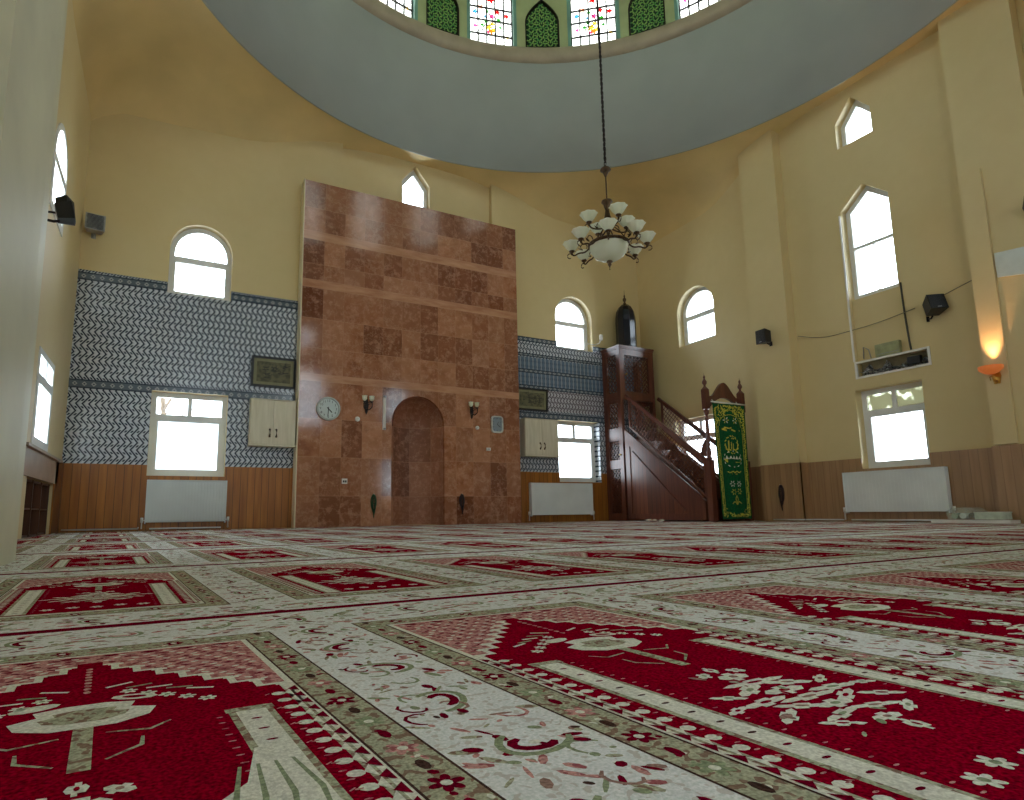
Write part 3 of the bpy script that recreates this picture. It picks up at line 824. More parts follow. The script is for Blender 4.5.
def strip(y0, extra=False, sx=-.02):
    g = Rug(); g.mb.add([(XL+.01, .004, 0), (XR-.03, .004, 0), (XR-.03, ROW-.004, 0), (XL+.01, ROW-.004, 0), (XL+.01, .004, -.01), (XR-.03, .004, -.01), (XR-.03, ROW-.004, -.01), (XL+.01, ROW-.004, -.01)],
        [(0,1,2,3),(7,6,5,4),(0,4,5,1),(1,5,6,2),(2,6,7,3),(3,7,4,0)], 0)
    base_n = len(g.mb.v)
    for k in range(-4, 14): build_rug(g, .68+PER*k+sx, extra and k == -1)
    # shear, clip to the strip
    out = MB(); out.add(g.mb.v[:8], g.mb.f[:6], 0)
    for fi in range(6, len(g.mb.f)):
        f = g.mb.f[fi]; P = [g.mb.v[i] for i in f]
        P = [(p[0]+SH*(p[1]+y0-.83), p[1], p[2]) for p in P]
        mx_ = max(p[0] for p in P); mn_ = min(p[0] for p in P)
        if mx_ < XL+.02 or mn_ > XR-.04: continue
        if mn_ < XL+.02 or mx_ > XR-.04: 
            zz_ = P[0][2]; c = clips([(p[0], p[1]) for p in P], XL+.02, XR-.04)
            if len(c) < 3: continue
            P = [(a, b, zz_) for a, b in c]
        out.add(P, [list(range(len(P)))], g.mb.m[fi])
    # dark red binding at both long edges
    for a, b in ((.004, .012), (ROW-.009, ROW-.004)):
        n = 60
        for i in range(n):
            xa, xb = XL+.01+(XR-XL-.04)*i/n, XL+.01+(XR-XL-.04)*(i+1)/n
            out.add([(xa, a, .0026), (xb, a, .0026), (xb, b, .0026), (xa, b, .0026), (xa, a, 0), (xb, a, 0), (xb, b, 0), (xa, b, 0)], [(0,1,2,3),(0,4,5,1),(2,6,7,3)], 4)
    return out
names = ['carpet strip nearest the camera, with the two biggest red prayer niches', 'second carpet strip from the camera, just past the first red seam',
         'third carpet strip from the camera, running past the foot of the pale pier', 'fourth carpet strip from the camera, in the middle of the hall',
         'carpet strip two rows in front of the marble mihrab wall row', 'carpet strip one row in front of the row against the marble mihrab wall', 'narrow carpet strip lying right against the marble mihrab wall']
for k in range(7):
    y0 = -.05 + ROW*k
    mb = strip(y0, k == 0)
    if k == 6:
        lim = 9.70 - y0; nb = MB(); 
        for fi, f in enumerate(mb.f):
            P = [mb.v[i] for i in f]
            if all(abs(p[0]-P[0][0]) < 1e-9 for p in P) or max(p[2] for p in P)-min(p[2] for p in P) > 1e-9:
                P2 = [(p[0], min(p[1], lim), p[2]) for p in P]
            else:
                z_ = P[0][2]; c = clip([(p[0], p[1]) for p in P], None, lim)
                if len(c) < 3: continue
                P2 = [(a, b, z_) for a, b in c]
            nb.add(P2, [list(range(len(P2)))], mb.m[fi])
        mb = nb
    for i, v_ in enumerate(mb.v): mb.v[i] = (v_[0], v_[1]+y0, v_[2])
    o = mb.build('prayer_carpet', CM, None, None, recalc=False)
    # put origin at strip
    for vtx in o.data.vertices: vtx.co.y -= y0
    o.location = (0, y0, 0)
    tag(o, names[k], 'carpet', 'prayer carpet strips laid side by side')

# ------------------------------------------------------------------ radiators
def radiator(fr, s0, s1, z0, z1, label, ribs, n, foot=True):
    c = fr((s0+s1)/2, -.07, 0)
    t = thing('radiator', c, label, 'radiator')
    D0, D1 = -.13, -.05
    b = MB().plate(fr, rect(s0+.012, s1-.012, z0+.02, z1-.015), [], D0+(.034 if ribs else .012), D1)
    w_ = (s1-s0-.06)/n
    for i in range(n):
        a = s0+.03+w_*i
        b.plate(fr, [(a+w_*(.28 if ribs else .2), z0+.035), (a+w_*(.72 if ribs else .8), z0+.035), (a+w_*(.72 if ribs else .8), z1-.035), (a+w_*(.28 if ribs else .2), z1-.035)], [], D0+(-.006 if ribs else .0105), D0+(.036 if ribs else .013))
    b.build('panel', RADW, t)
    g = MB().plate(fr, rect(s0, s1, z1-.014, z1), [], D0, D1+.01)
    k = int((s1-s0)/.045)
    for i in range(k): 
        a = s0+(s1-s0)*(i+.3)/k; g.plate(fr, rect(a, a+.02, z1, z1+.002), [], D0+.02, D1-.01, 1)
    g.build('top_grille', [RADW, GREYB], t)
    for e in (s0, s1-.012): MB().plate(fr, rect(e, e+.012, z0, z1-.014), [], D0, D1+.01).build('side_cover', RADW, t)
    for e in (s0+.1, s1-.14): MB().plate(fr, rect(e, e+.04, z0+.05, z1-.1), [], D1, -.0215).build('wall_bracket', GREYB, t)
    for e, sg in ((s0, -1), (s1, 1)):
        MB().tube([fr(e-sg*.02, -.09, z0+.05), fr(e+sg*.035, -.09, z0+.05), fr(e+sg*.035, -.09, .03)], .011, 8).build('valve_pipe', WHITE, t)
        MB().tube([fr(e+sg*.035, -.09, z0+.02), fr(e+sg*.035, -.09, z0+.09)], .02, 8).build('valve_knob', WHITE, t)
    return t
radiator(BACK, -.225, .855, .10, .735, 'white ribbed radiator under the left lower window, between brown boards', True, 24)
radiator(BACK, 6.36, 7.86, .12, .77, 'white radiator on the mihrab wall, right of the red marble', False, 30)
radiator(RIGHT, 4.24, 5.63, .13, .755, 'wide flat white radiator under the big bright window of the right wall', False, 26)
def pipe(pts, label, r=.011):
    m = MB().tube(pts, r, 8); o = m.build('heating_pipe', WHITE, None, pts[0]); return tag(o, label, 'pipe')
pipe([BACK(XL+.06, -.04, .035), BACK(-.30, -.04, .035), BACK(-.30, -.04, .055)], 'thin white heating pipe along the floor, left of the ribbed radiator')
pipe([BACK(-.16, -.04, .03), BACK(.80, -.04, .03)], 'thin white heating pipe running on the floor under the ribbed radiator')
pipe([RIGHT(5.72, -.04, .03), RIGHT(6.22, -.04, .03), RIGHT(6.22, -.235, .03), RIGHT(6.8, -.235, .03)], 'white heating pipe on the floor stepping round the right wall pilaster')
pipe([RIGHT(4.3, -.04, .03), RIGHT(5.6, -.04, .03)], 'thin white heating pipe on the floor under the wide flat radiator')

# ------------------------------------------------------------------ pictures and cabinets on the tiles
def picture(x0, x1, z0, z1, label, tilt):
    t = thing('framed_picture', ((x0+x1)/2, YB-.02, z0), label, 'picture')
    fr = lambda s, d, z: Vector((s, YB-.018+d-(z-z0)*tilt, z))
    F = .035
    MB().plate(fr, rect(x0, x1, z0, z1), [rect(x0+F, x1-F, z0+F, z1-F)], -.03, 0).build('frame', BLACK, t)
    MB().plate(fr, rect(x0+F, x1-F, z0+F, z1-F), [], -.012, -.002).build('mat', MAT_, t)
    p = MB().plate(fr, rect(x0+.085, x1-.085, z0+.085, z1-.085), [], -.014, -.0125)
    q = random.Random(int(x0*10)); 
    for i in range(16):   # calligraphic strokes
        a = q.uniform(x0+.14, x1-.2); z = q.uniform(z0+.15, z1-.14); l = q.uniform(.05, .13)
        p.plate(fr, [(a, z), (a+l*.5, z-.012), (a+l, z+.01), (a+l*.96, z+.02), (a+l*.5, z), (a+.01, z+.012)], [], -.0155, -.0142, 1)
        p.plate(fr, rect(a+l*.3, a+l*.3+.007, z, z+q.uniform(.03, .08)), [], -.0155, -.0142, 1)
    p.build('calligraphy_print', [OLIVE, OLIVED], t)
    return t
picture(1.14, 1.835, 2.26, 2.76, 'olive calligraphy picture in a black frame, above the cream cabinet left of the marble', .06)
picture(6.10, 6.86, 2.22, 2.67, 'olive calligraphy picture in a black frame, above the cream cabinet right of the marble', .07)
def cabinet(x0, x1, z0, z1, label):
    t = thing('wall_cabinet', ((x0+x1)/2, YB-.02, z0), label, 'cabinet')
    D = .20; y1 = YB-.013; y0 = y1-D
    MB().box(x0, x1, y0+.02, y1, z0, z1).box(x0-.01, x1+.01, y0-.012, y1, z0-.028, z0-.001).box(x0-.004, x1+.004, y0-.004, y1, z1+.001, z1+.012).build('body', CABIN, t)
    m = (x0+x1)/2
    for a, b, h in ((x0+.004, m-.002, m-.05), (m+.002, x1-.004, m+.05)):
        d = MB().box(a, b, y0, y0+.019, z0+.004, z1-.004); do = d.build('door', CABIN, t)
        hb = MB().tube([(h, y0-.001, z0+.13), (h, y0-.028, z0+.15), (h, y0-.028, z0+.21), (h, y0-.001, z0+.23)], .009, 8)
        hb.ball((h, y0-.003, z0+.125), .016).ball((h, y0-.003, z0+.235), .016)
        ho = hb.build('handle', BRASS); ho.parent = do
        for v_ in ho.data.vertices: v_.co -= Vector(t.location)
    return t
cabinet(1.14, 1.83, 1.31, 2.02, 'cream two-door wall cabinet left of the marble, beside the ribbed radiator window')
cabinet(6.20, 6.98, 1.31, 2.02, 'cream two-door wall cabinet right of the marble, above the radiator')

# ------------------------------------------------------------------ things on the marble
def text_mesh(txt, size, name, mat, parent, mtx, align='CENTER', ext=.0006):
    cu = bpy.data.curves.new(name, 'FONT'); cu.body = txt; cu.size = size; cu.align_x = align; cu.align_y = 'CENTER'; cu.extrude = ext
    o = bpy.data.objects.new('tmp', cu); COL.objects.link(o)
    dg = bpy.context.evaluated_depsgraph_get(); me = bpy.data.meshes.new_from_object(o.evaluated_get(dg))
    COL.objects.unlink(o); bpy.data.objects.remove(o)
    me.transform(mtx); me.materials.clear(); me.materials.append(mat)
    return me
def join_meshes(name, mes, mat, parent):
    for me in mes:
        if len(me.polygons) == 0: continue
        o = MB().add([v.co for v in me.vertices], [tuple(p.vertices) for p in me.polygons]).build('numeral', mat); o.parent = parent
# round clock 4:31
cxk, czk, yk = 2.335, 1.93, ymar
t = thing('wall_clock', (cxk, yk, czk-.19), 'round white wall clock on the red marble, left of the niche', 'clock')
def disc(c, r, y0, y1, n=40): return [(c[0]+r*math.cos(2*PI*i/n), c[1]+r*math.sin(2*PI*i/n)) for i in range(n)]
circ = lambda r, n=40: [(cxk+r*math.cos(2*PI*i/n), czk+r*math.sin(2*PI*i/n)) for i in range(n)]
GREYRIM = simple('pale_grey_rim', (176, 184, 176), .35)
MB().plate(MF, circ(.195), [circ(.168)], yk-.045, yk-.002).build('rim', GREYRIM, t)
MB().plate(MF, circ(.17), [], yk-.02, yk-.004).build('dial', simple('clock_dial', (206, 218, 214), .4, var=.02), t)
mes = []
for h in range(1, 13):
    a = PI/2 - h*PI/6
    mes.append(text_mesh(str(h), .058, 'n', BLACK, t, Matrix.Translation((.132*math.cos(a), yk-.0215-t.location.y, czk+.132*math.sin(a)-t.location.z)) @ Matrix.Rotation(PI/2, 4, 'X')))
join_meshes('numerals', mes, BLACK, t)
def hand(ang, l, w, y):
    d = Vector((math.sin(ang), 0, math.cos(ang))); return MB().bar(Vector((cxk, y, czk))-d*.03, Vector((cxk, y, czk))+d*l, w, .002, 0, (0, 1, 0))
hand(math.radians(135.5), .085, .016, yk-.026).build('hour_hand', BLACK, t)
hand(math.radians(184), .125, .012, yk-.030).build('minute_hand', BLACK, t)
# rectangular clock
c2x, c2z = 5.53, 1.85
t = thing('prayer_time_clock', (c2x, yk, c2z-.14), 'rounded rectangular grey clock on the marble, right of the niche', 'clock')
def rrect(cx_, cz_, w_, h_, r, n=5):
    pts = []
    for sx, sz, a0 in ((1, -1, -PI/2), (1, 1, 0), (-1, 1, PI/2), (-1, -1, PI)):
        for i in range(n+1):
            a = a0+PI/2*i/n; pts.append((cx_+sx*(w_/2-r)+r*math.cos(a), cz_+sz*(h_/2-r)+r*math.sin(a)))
    return pts
MB().plate(MF, rrect(c2x, c2z, .25, .32, .06), [rrect(c2x, c2z, .205, .27, .045)], yk-.04, yk-.002).build('rim', simple('light_grey_rim', (196, 196, 188), .4), t)
MB().plate(MF, rrect(c2x, c2z, .206, .272, .045), [], yk-.02, yk-.004).build('dial', simple('slate_dial', (128, 140, 146), .4, var=.03), t)
mes = []
for i, h in enumerate(range(12)):
    a = PI/2 - h*PI/6; ca, sa = math.cos(a), math.sin(a); k_ = min(.082/max(abs(ca), 1e-6), .112/max(abs(sa), 1e-6))
    mes.append(text_mesh(str(12 if h == 0 else h), .036, 'n', BLACK, t, Matrix.Translation((k_*ca, -.0215, k_*sa+.14)) @ Matrix.Rotation(PI/2, 4, 'X')))
join_meshes('numerals', mes, simple('dark_ink', (34, 38, 44), .5), t)
for a, l in ((.6, .05), (2.2, .075)):
    d = Vector((math.sin(a), 0, math.cos(a))); MB().bar((c2x, yk-.025, c2z), Vector((c2x, yk-.025, c2z))+d*l, .008, .002, 0, (0, 1, 0)).build('hand', BLACK, t)
# wrought sconces with two glass cups
def sconce(x, z, label):
    t = thing('wall_sconce', (x, yk, z-.12), label, 'wall lamp', 'wrought iron sconces either side of the niche')
    b = MB().plate(MF, [(x-.02, z-.15), (x, z-.19), (x+.02, z-.15), (x+.035, z-.05), (x+.02, z+.10), (x, z+.15), (x-.02, z+.10), (x-.035, z-.05)], [], yk-.012, yk-.001)
    b.build('back_plate', IRON, t)
    for sg in (-1, 1):
        pts = [(x, yk-.012, z-.09), (x+sg*.03, yk-.06, z-.12), (x+sg*.07, yk-.09, z-.08), (x+sg*.075, yk-.10, z-.02), (x+sg*.06, yk-.10, z+.005)]
        a = MB().tube(pts, .009, 8).tube([(x+sg*.01, yk-.02, z), (x+sg*.045, yk-.05, z+.03), (x+sg*.05, yk-.055, z-.01), (x+sg*.02, yk-.04, z-.03)], .006, 6).lathe([(.004, -.01), (.028, 0), (.03, .012), (.01, .014)], (x+sg*.062, yk-.10, z+.008), 12)
        a.build('arm', IRON, t)
        MB().lathe([(.012, .02), (.032, .035), (.042, .06), (.040, .085), (.047, .105), (.044, .105), (.037, .085), (.038, .06), (.028, .038), (.01, .024)], (x+sg*.062, yk-.10, z+.008), 16, 0, True, .06, 8).build('glass_cup', OPAL, t)
    return t
sconce(2.985, 2.07, 'wrought iron sconce with glass cups on the marble, left of the niche')
sconce(5.0, 2.11, 'wrought iron sconce with glass cups on the marble, right of the niche')
def round_box(x, z, r, label):
    t = thing('smoke_alarm', (x, yk, z-r), label, 'wall disc')
    MB().lathe([(r*.9, 0), (r, .01), (r, .022), (r*.8, .034), (.001, .038)], (0, 0, 0), 24).build('cover', WHITE, t)
    o = children(t)[0]; o.data.transform(Matrix.Rotation(PI/2, 4, 'X')); o.location = (0, -.001, r)
    for v_ in o.data.vertices: pass
    return t
def disc_thing(x, z, r, label):
    t = thing('round_wall_mount', (x, yk, z), label, 'cover')
    mb = MB().lathe([(.001, 0), (r, 0), (r, .02), (r*.85, .03), (.001, .032)], (0, 0, 0), 24)
    mb.v = [(a, -.001-c, b) for a, b, c in mb.v]
    mb.v = [(a+x, b+yk, c+z) for a, b, c in mb.v]
    mb.build('cover', WHITE, t)
    m2 = MB().box(x-.012, x+.012, yk-.036, yk-.031, z-.003, z+.003); m2.build('slot', GREYB, t)
disc_thing(2.83, 1.79, .042, 'small round white disc on the marble, below the left sconce')
disc_thing(5.11, 1.765, .036, 'small round white disc on the marble, below the right sconce')
t = thing('wall_lamp', (3.30, yk, 1.61), 'upright white tube lamp on the marble, beside the niche arch', 'tube lamp')
MB().box(3.275, 3.325, yk-.03, yk-.001, 1.63, 2.22).build('housing', WHITE, t)
MB().tube([(3.30, yk-.042, 1.66), (3.30, yk-.042, 2.19)], .014, 10).build('tube', simple('tube_white', (240, 238, 232), .3, var=.02), t)
for z in (1.63, 2.19): MB().box(3.28, 3.32, yk-.056, yk-.0305, z, z+.03).build('end_cap', GREYB, t)
t = thing('wall_socket', (5.34, yk, 1.34), 'little white box on the marble, below the rectangular clock', 'socket')
MB().box(5.30, 5.38, yk-.03, yk-.001, 1.345, 1.40).build('case', WHITE, t); MB().box(5.32, 5.36, yk-.033, yk-.0305, 1.36, 1.385).build('button', GREYB, t)
t = thing('wall_socket', (2.63, yk, .70), 'white power socket low on the marble, left of the green beads', 'socket')
MB().box(2.585, 2.675, yk-.02, yk-.001, .70, .785).build('plate', WHITE, t)
for a in (2.60, 2.635): MB().box(a, a+.026, yk-.024, yk-.0205, .72, .755).build('outlet', BLACK, t)
# bundles of prayer beads on hooks
def beads(P, fr, L_, mat, label, n=5):
    t = thing('prayer_beads', P, label, 'prayer beads')
    P = Vector(P); q = random.Random(3)
    out = (fr(0, -1, 0)-fr(0, 0, 0)); side = (fr(1, 0, 0)-fr(0, 0, 0))
    MB().tube([P+out*.001, P+out*.03, P+out*.035+Vector((0, 0, .015))], .005, 6).ball(P+out*.006, .014).build('hook', WHITE, t)
    for k in range(n):
        b = MB(); w_ = .012+.009*k; l = L_*(1-.06*k); m_ = 34
        for i in range(m_):
            a = 2*PI*i/m_; b.lathe([(.001, -.010), (.009, -.005), (.010, 0), (.009, .005), (.001, .010)], tuple(P+out*(.028-.003*k if k < 6 else .02)+side*(w_*math.sin(a)+.004*q.uniform(-1, 1))+Vector((0, 0, -l/2+l/2*math.cos(a)+.004))), 6)
        b.tube([P+out*.022+Vector((0, 0, -l)), P+out*.022+Vector((0, 0, -l-.05))], [.004, .009], 6)
        b.build('bead_string', mat, t)
beads((3.13, yk, .52), MF, .33, GREEND, 'bundle of dark green prayer beads hanging low on the marble, left of the niche')
beads((4.78, yk, .53), MF, .30, BROWND, 'bundle of dark brown prayer beads hanging low on the marble, right of the niche')
beads((9.285, 6.62, .60), lambda s, d, z: Vector((9.285+d, s, z)), .37, BROWND, 'bundle of dark brown prayer beads hanging on the boards of the right wall pilaster')

# ------------------------------------------------------------------ speakers
def speaker(P, yaw, pitch, label, w_=.20, h_=.27, d_=.17, body=BLACK, grey=False, arm=.07):
    """P = point on the wall; yaw = direction the front faces (0 = -Y)"""
    t = thing('loudspeaker', P, label, 'speaker'); t.rotation_euler = (0, 0, yaw)
    b = MB()
    vs = [(-w_/2, -d_, -h_/2), (w_/2, -d_, -h_/2), (w_/2, -d_, h_/2), (-w_/2, -d_, h_/2), (-w_*.36, 0, -h_*.42), (w_*.36, 0, -h_*.42), (w_*.36, 0, h_*.42), (-w_*.36, 0, h_*.42)]
    R_ = Matrix.Rotation(pitch, 4, 'X'); off = Vector((0, -arm, 0))
    b.add([R_ @ Vector(v)+off for v in vs], [(0,1,2,3),(7,6,5,4),(0,4,5,1),(1,5,6,2),(2,6,7,3),(3,7,4,0)])
    def loc(mb, name, m):
        o = mb.build(name, m); o.parent = t; return o
    loc(b, 'case', body)
    g = MB(); 
    for z in [(-.42+.84*i/11)*h_ for i in range(12)]: g.bar(R_ @ Vector((-w_*.42, -d_-.004, z))+off, R_ @ Vector((w_*.42, -d_-.004, z))+off, .004, .008)
    loc(g, 'grille', BLACK)
    l = MB(); l.bar(R_ @ Vector((-.025, -d_-.009, -h_*.4))+off, R_ @ Vector((.025, -d_-.009, -h_*.4))+off, .002, .012); loc(l, 'badge', GREYB)
    k = MB().tube([(0, -.002, -h_*.45), (0, -arm+.01, -h_*.5), (0, -arm-.03, -h_*.40)], .012, 8).box(-.03, .03, -.008, 0, -h_*.62, -h_*.3)
    loc(k, 'bracket', GREYB if grey else IRON)
    return t
speaker((9.3, 6.60, 3.18), -PI/2-.1+PI*0, 0, 'black loudspeaker on the right wall pilaster, above the green banner', .2, .24, .17)
speaker((9.5, 4.27, 2.96), -PI/2+.9, -.35, 'black loudspeaker tilted on a bracket, right of the tall pointed window', .22, .24, .2)
speaker((9.3, 2.98, 3.80), -PI/2+.7, -.5, 'black loudspeaker cut off by the right edge, highest on the right wall', .20, .14, .18)
speaker((-1.13, 10, 4.44), .15, -.1, 'grey loudspeaker with a dark grille high in the left corner', .25, .25, .16, GREYB, True)
# pair hanging on the left wall behind the pier (they stick out on an arm)
speaker((XL, 5.70, 2.72), PI/2+.1, -.25, 'black loudspeaker beside the pale pier, lower and nearer one of the pair', .16, .15, .12, arm=.36)
speaker((XL, 7.2, 3.42), PI/2-.3, -.15, 'black loudspeaker beside the pale pier, upper and farther one of the pair', .16, .15, .12, arm=.15)

# small white camera on top of the minbar side
t = thing('security_camera', (8.19, 9.98, 3.72), 'small white camera on the tiles, left of the black minbar cupola', 'camera')
MB().tube([(8.19, 9.985, 3.80), (8.19, 9.86, 3.80), (8.19, 9.82, 3.86)], .014, 8).build('arm', WHITE, t)
MB().lathe([(.001, -.06), (.035, -.055), (.04, .05), (.03, .07), (.001, .075)], (8.19, 9.80, 3.90), 14).build('housing', WHITE, t)
MB().tube([(7.9, 9.985, 3.79), (8.17, 9.985, 3.79)], .01, 6).build('cable_duct', WHITE, t)

# ------------------------------------------------------------------ minbar
XS, XE, YG, YBX = 8.33, 9.28, 7.27, 9.42
t = thing('minbar', ((XS+XE)/2, 8.6, .003), 'tall dark wooden minbar with lattice railings and a black cupola in the far corner', 'pulpit')
PLX = lambda x: (lambda s, d, z: Vector((x+d, s, z)))      # s = Y
PLY = lambda y: (lambda s, d, z: Vector((s, y+d, z)))      # s = X
def lattice(mb, fr, poly, step, w_=.013, d0=0., d1=.012, mi=0):
    xs = [p[0] for p in poly]; zs = [p[1] for p in poly]
    a, b, c, d = min(xs), max(xs), min(zs), max(zs)
    for sg, e in ((1, 0), (-1, .5)):
        k0 = (a + sg*c) if sg > 0 else (a-d); 
        vals = [sg*z+x for x in (a, b) for z in (c, d)]
        v = min(vals)
        while v < max(vals):
            # line x + sg*z = v ; intersect with the convex polygon
            pts = []
            for i in range(len(poly)):
                p, q = poly[i-1], poly[i]; fp = p[0]+sg*p[1]-v; fq = q[0]+sg*q[1]-v
                if (fp > 0) != (fq > 0):
                    tt = fp/(fp-fq); pts.append((p[0]+tt*(q[0]-p[0]), p[1]+tt*(q[1]-p[1])))
            if len(pts) == 2 and math.dist(*pts) > .01:
                p, q = pts; dx, dz = q[0]-p[0], q[1]-p[1]; l = math.hypot(dx, dz); nx, nz = -dz/l*w_/2, dx/l*w_/2
                dd = d0 + (d1-d0)*e
                mb.plate(fr, [(p[0]+nx, p[1]+nz), (q[0]+nx, q[1]+nz), (q[0]-nx, q[1]-nz), (p[0]-nx, p[1]-nz)], [], dd, dd+(d1-d0)*.5, mi)
            v += step
def framed_lattice(fr, poly, name, fwid=.06, step=.1, deep=.045, mat=MINW, w_=.010):
    mb = MB().plate(fr, poly, [inset(poly, fwid)], 0, deep)
    o = mb.build(name, mat, t)
    l = MB(); lattice(l, fr, inset(poly, fwid*.9), step, w_, deep*.35, deep*.75)
    lo = l.build('lattice', MINL); lo.parent = o
    for v_ in lo.data.vertices: v_.co -= Vector(t.location)
    return o
def para(y_hi, y_lo, zh0, zh1, zl0, zl1): return [(y_lo, zl0), (y_hi, zl1), (y_hi, zh1), (y_lo, zh0)]
# side panels of the stair : boarded triangles with a thick moulding
for x, nm in ((XS, 0), (XE-.05, 1)):
    fr = PLX(x)
    tri_o = [(7.40, .03), (9.36, .03), (9.36, 1.86), (7.40, .36)]
    tri_i = [(7.78, .14), (9.24, .14), (9.24, 1.50)]
    MB().plate(fr, tri_o, [tri_i], 0, .05).build('side_frame', MINW, t)
    MB().plate(fr, tri_i, [], .018, .035).build('boarded_panel', MINH, t)
    md = MB(); x0_ = -.012
    for p, q in (((7.44, .42), (9.34, 1.83)), ((7.86, .20), (9.16, 1.38))):
        md.bar(fr(p[0], -.006 if nm == 0 else .056, p[1]), fr(q[0], -.006 if nm == 0 else .056, q[1]), .03, .022, 0, (1, 0, 0))
    md.build('moulding', MINW, t)
    rl = para(9.22, 7.36, 1.04, 2.50, .40, 1.88)
    framed_lattice(fr, rl, 'railing', .035, .1, .04)
    MB().bar(fr(7.34, .02, 1.05), fr(9.30, .02, 2.56), .065, .05, 0, (1, 0, 0)).build('handrail', MINW, t)
# steps
n = 8
for i in range(n):
    y1 = 7.50+ (9.36-7.50)*i/n; y2 = y1 + (9.36-7.5)/n; z = .20+ (1.62-.20)*i/(n-1)
    MB().box(XS+.052, XE-.052, y1, y2+.02, z-.035, z).box(XS+.052, XE-.052, y1+.02, y1+.04, max(.005, z-.235), z-.035).build('step', MINW, t)
# pulpit box
zb = [0, 1.72, 1.80, 2.50, 2.62, 3.60, 3.72]
for px, py in ((XS, YBX), (XS, 9.90), (XE-.07, YBX), (XE-.07, 9.90)):
    MB().box(px, px+.07, py, py+.07, .003, 3.61).build('corner_post', MINW, t)
for (a, b) in ((.1, 1.12), (1.20, 1.70)):
    framed_lattice(PLX(XS+.01), rect(YBX+.07, 9.90, a, b), 'door', .05, .09)
    framed_lattice(PLX(XE-.055), rect(YBX+.07, 9.90, a, b), 'side_lattice', .05, .09)
for (a, b) in ((1.86, 2.50), (2.62, 3.54)):
    framed_lattice(PLX(XS+.01), rect(YBX+.07, 9.90, a, b), 'side_lattice', .055, .1)
    framed_lattice(PLX(XE-.055), rect(YBX+.07, 9.90, a, b), 'side_lattice', .055, .1)
rails = MB()
for z0_, z1_ in ((.003, .1), (1.12, 1.20), (1.70, 1.86), (2.50, 2.62), (3.54, 3.61)):
    rails.box(XS+.005, XS+.065, YBX+.07, 9.90, z0_, z1_).box(XE-.065, XE-.005, YBX+.07, 9.90, z0_, z1_)
rails.box(XS+.07, XE-.07, YBX+.005, YBX+.06, 2.50, 2.62).box(XS+.07, XE-.07, YBX+.005, YBX+.06, 3.54, 3.61)
rails.build('cross_rail', MINW, t)
framed_lattice(PLY(YBX+.01), rect(XS+.07, XE-.07, 2.62, 3.54), 'front_lattice', .07, .1)
MB().box(XS+.07, XE-.07, 9.92, 9.96, 0.1, 1.8).box(XS+.06, XE-.06, YBX+.06, 9.91, 1.60, 1.66).build('platform', MINW, t)
MB().box(XS-.02, XE+.02, YBX-.02, 9.98, 3.63, 3.67).box(XS-.01, XE+.01, YBX-.01, 9.97, 3.60, 3.63).build('cornice', MINW, t)
knob = MB().ball((XS-.015, 9.50, 1.35), .02).ball((8.50, YBX-.012, 3.05), .022); knob.build('handle', GOLD, t)
# cupola
dx, dy = 8.80, 9.69
MB().lathe([(.001, 3.671), (.24, 3.671), (.24, 3.70), (.215, 3.72), (.218, 4.30), (.212, 4.42), (.19, 4.54), (.145, 4.63), (.08, 4.69), (.03, 4.715), (.001, 4.72)], (dx, dy, 0), 10, 0, False).build('cupola', NAVY, t)
MB().lathe([(.001, 4.70), (.035, 4.72), (.018, 4.76), (.038, 4.80), (.04, 4.83), (.012, 4.87), (.02, 4.90), (.006, 4.93), (.004, 5.0), (.001, 5.05)], (dx, dy, 0), 12).build('cupola_finial', BRASS, t)
# gate at the foot of the stair
GL, GR = XS+.02, XE-.02
for gx in (GL, GR):
    MB().box(gx-.055, gx+.055, YG-.055, YG+.055, .003, 1.06).build('newel_post', MINW, t)
    prof = [(.001, 1.06), (.05, 1.07), (.052, 1.10), (.03, 1.12), (.042, 1.16), (.045, 1.20), (.025, 1.25), (.032, 1.5), (.03, 1.75), (.022, 1.84), (.04, 1.88), (.045, 1.92), (.03, 1.95), (.001, 1.96)]
    MB().lathe(prof, (gx, YG, 0), 14).build('turned_post', MINW, t)
    MB().box(gx-.05, gx+.05, YG-.045, YG+.045, 1.95, 2.30).add([(gx-.05, YG-.045, 2.30), (gx+.05, YG-.045, 2.30), (gx+.05, YG+.045, 2.30), (gx-.05, YG+.045, 2.30), (gx, YG, 2.38)], [(0,1,4),(1,2,4),(2,3,4),(3,0,4)]).build('post_head', MINW, t)
    MB().lathe([(.001, 2.34), (.022, 2.36), (.018, 2.38), (.04, 2.41), (.042, 2.44), (.02, 2.48), (.014, 2.50), (.022, 2.52), (.012, 2.545), (.004, 2.56), (.001, 2.60)], (gx, YG, 0), 12).build('post_finial', MINW, t)
top = []; m_ = (GL+GR)/2; hw = (GR-GL)/2-.05
for i in range(21):
    u = -1+2*i/20; top.append((m_+u*hw, 2.19+.27*(.5+.5*math.cos(PI*min(1, abs(u)*1.15)))))
botl = []
for i in range(21):
    u = 1-2*i/20; botl.append((m_+u*hw, 1.98+.20*max(0, (1-(abs(u)/.95)**2.2))))
MB().plate(PLY(YG-.025), botl[::-1]+top[::-1], [], 0, .05).build('arched_crest', MINW, t)
for gx in (GL, GR):
    MB().plate(PLX(gx-.02), [(7.33, 1.12), (7.44, 1.17), (7.40, 1.30), (7.33, 1.42), (7.30, 1.42), (7.30, 1.12)], [], 0, .04).build('scroll_bracket', MINW, t)

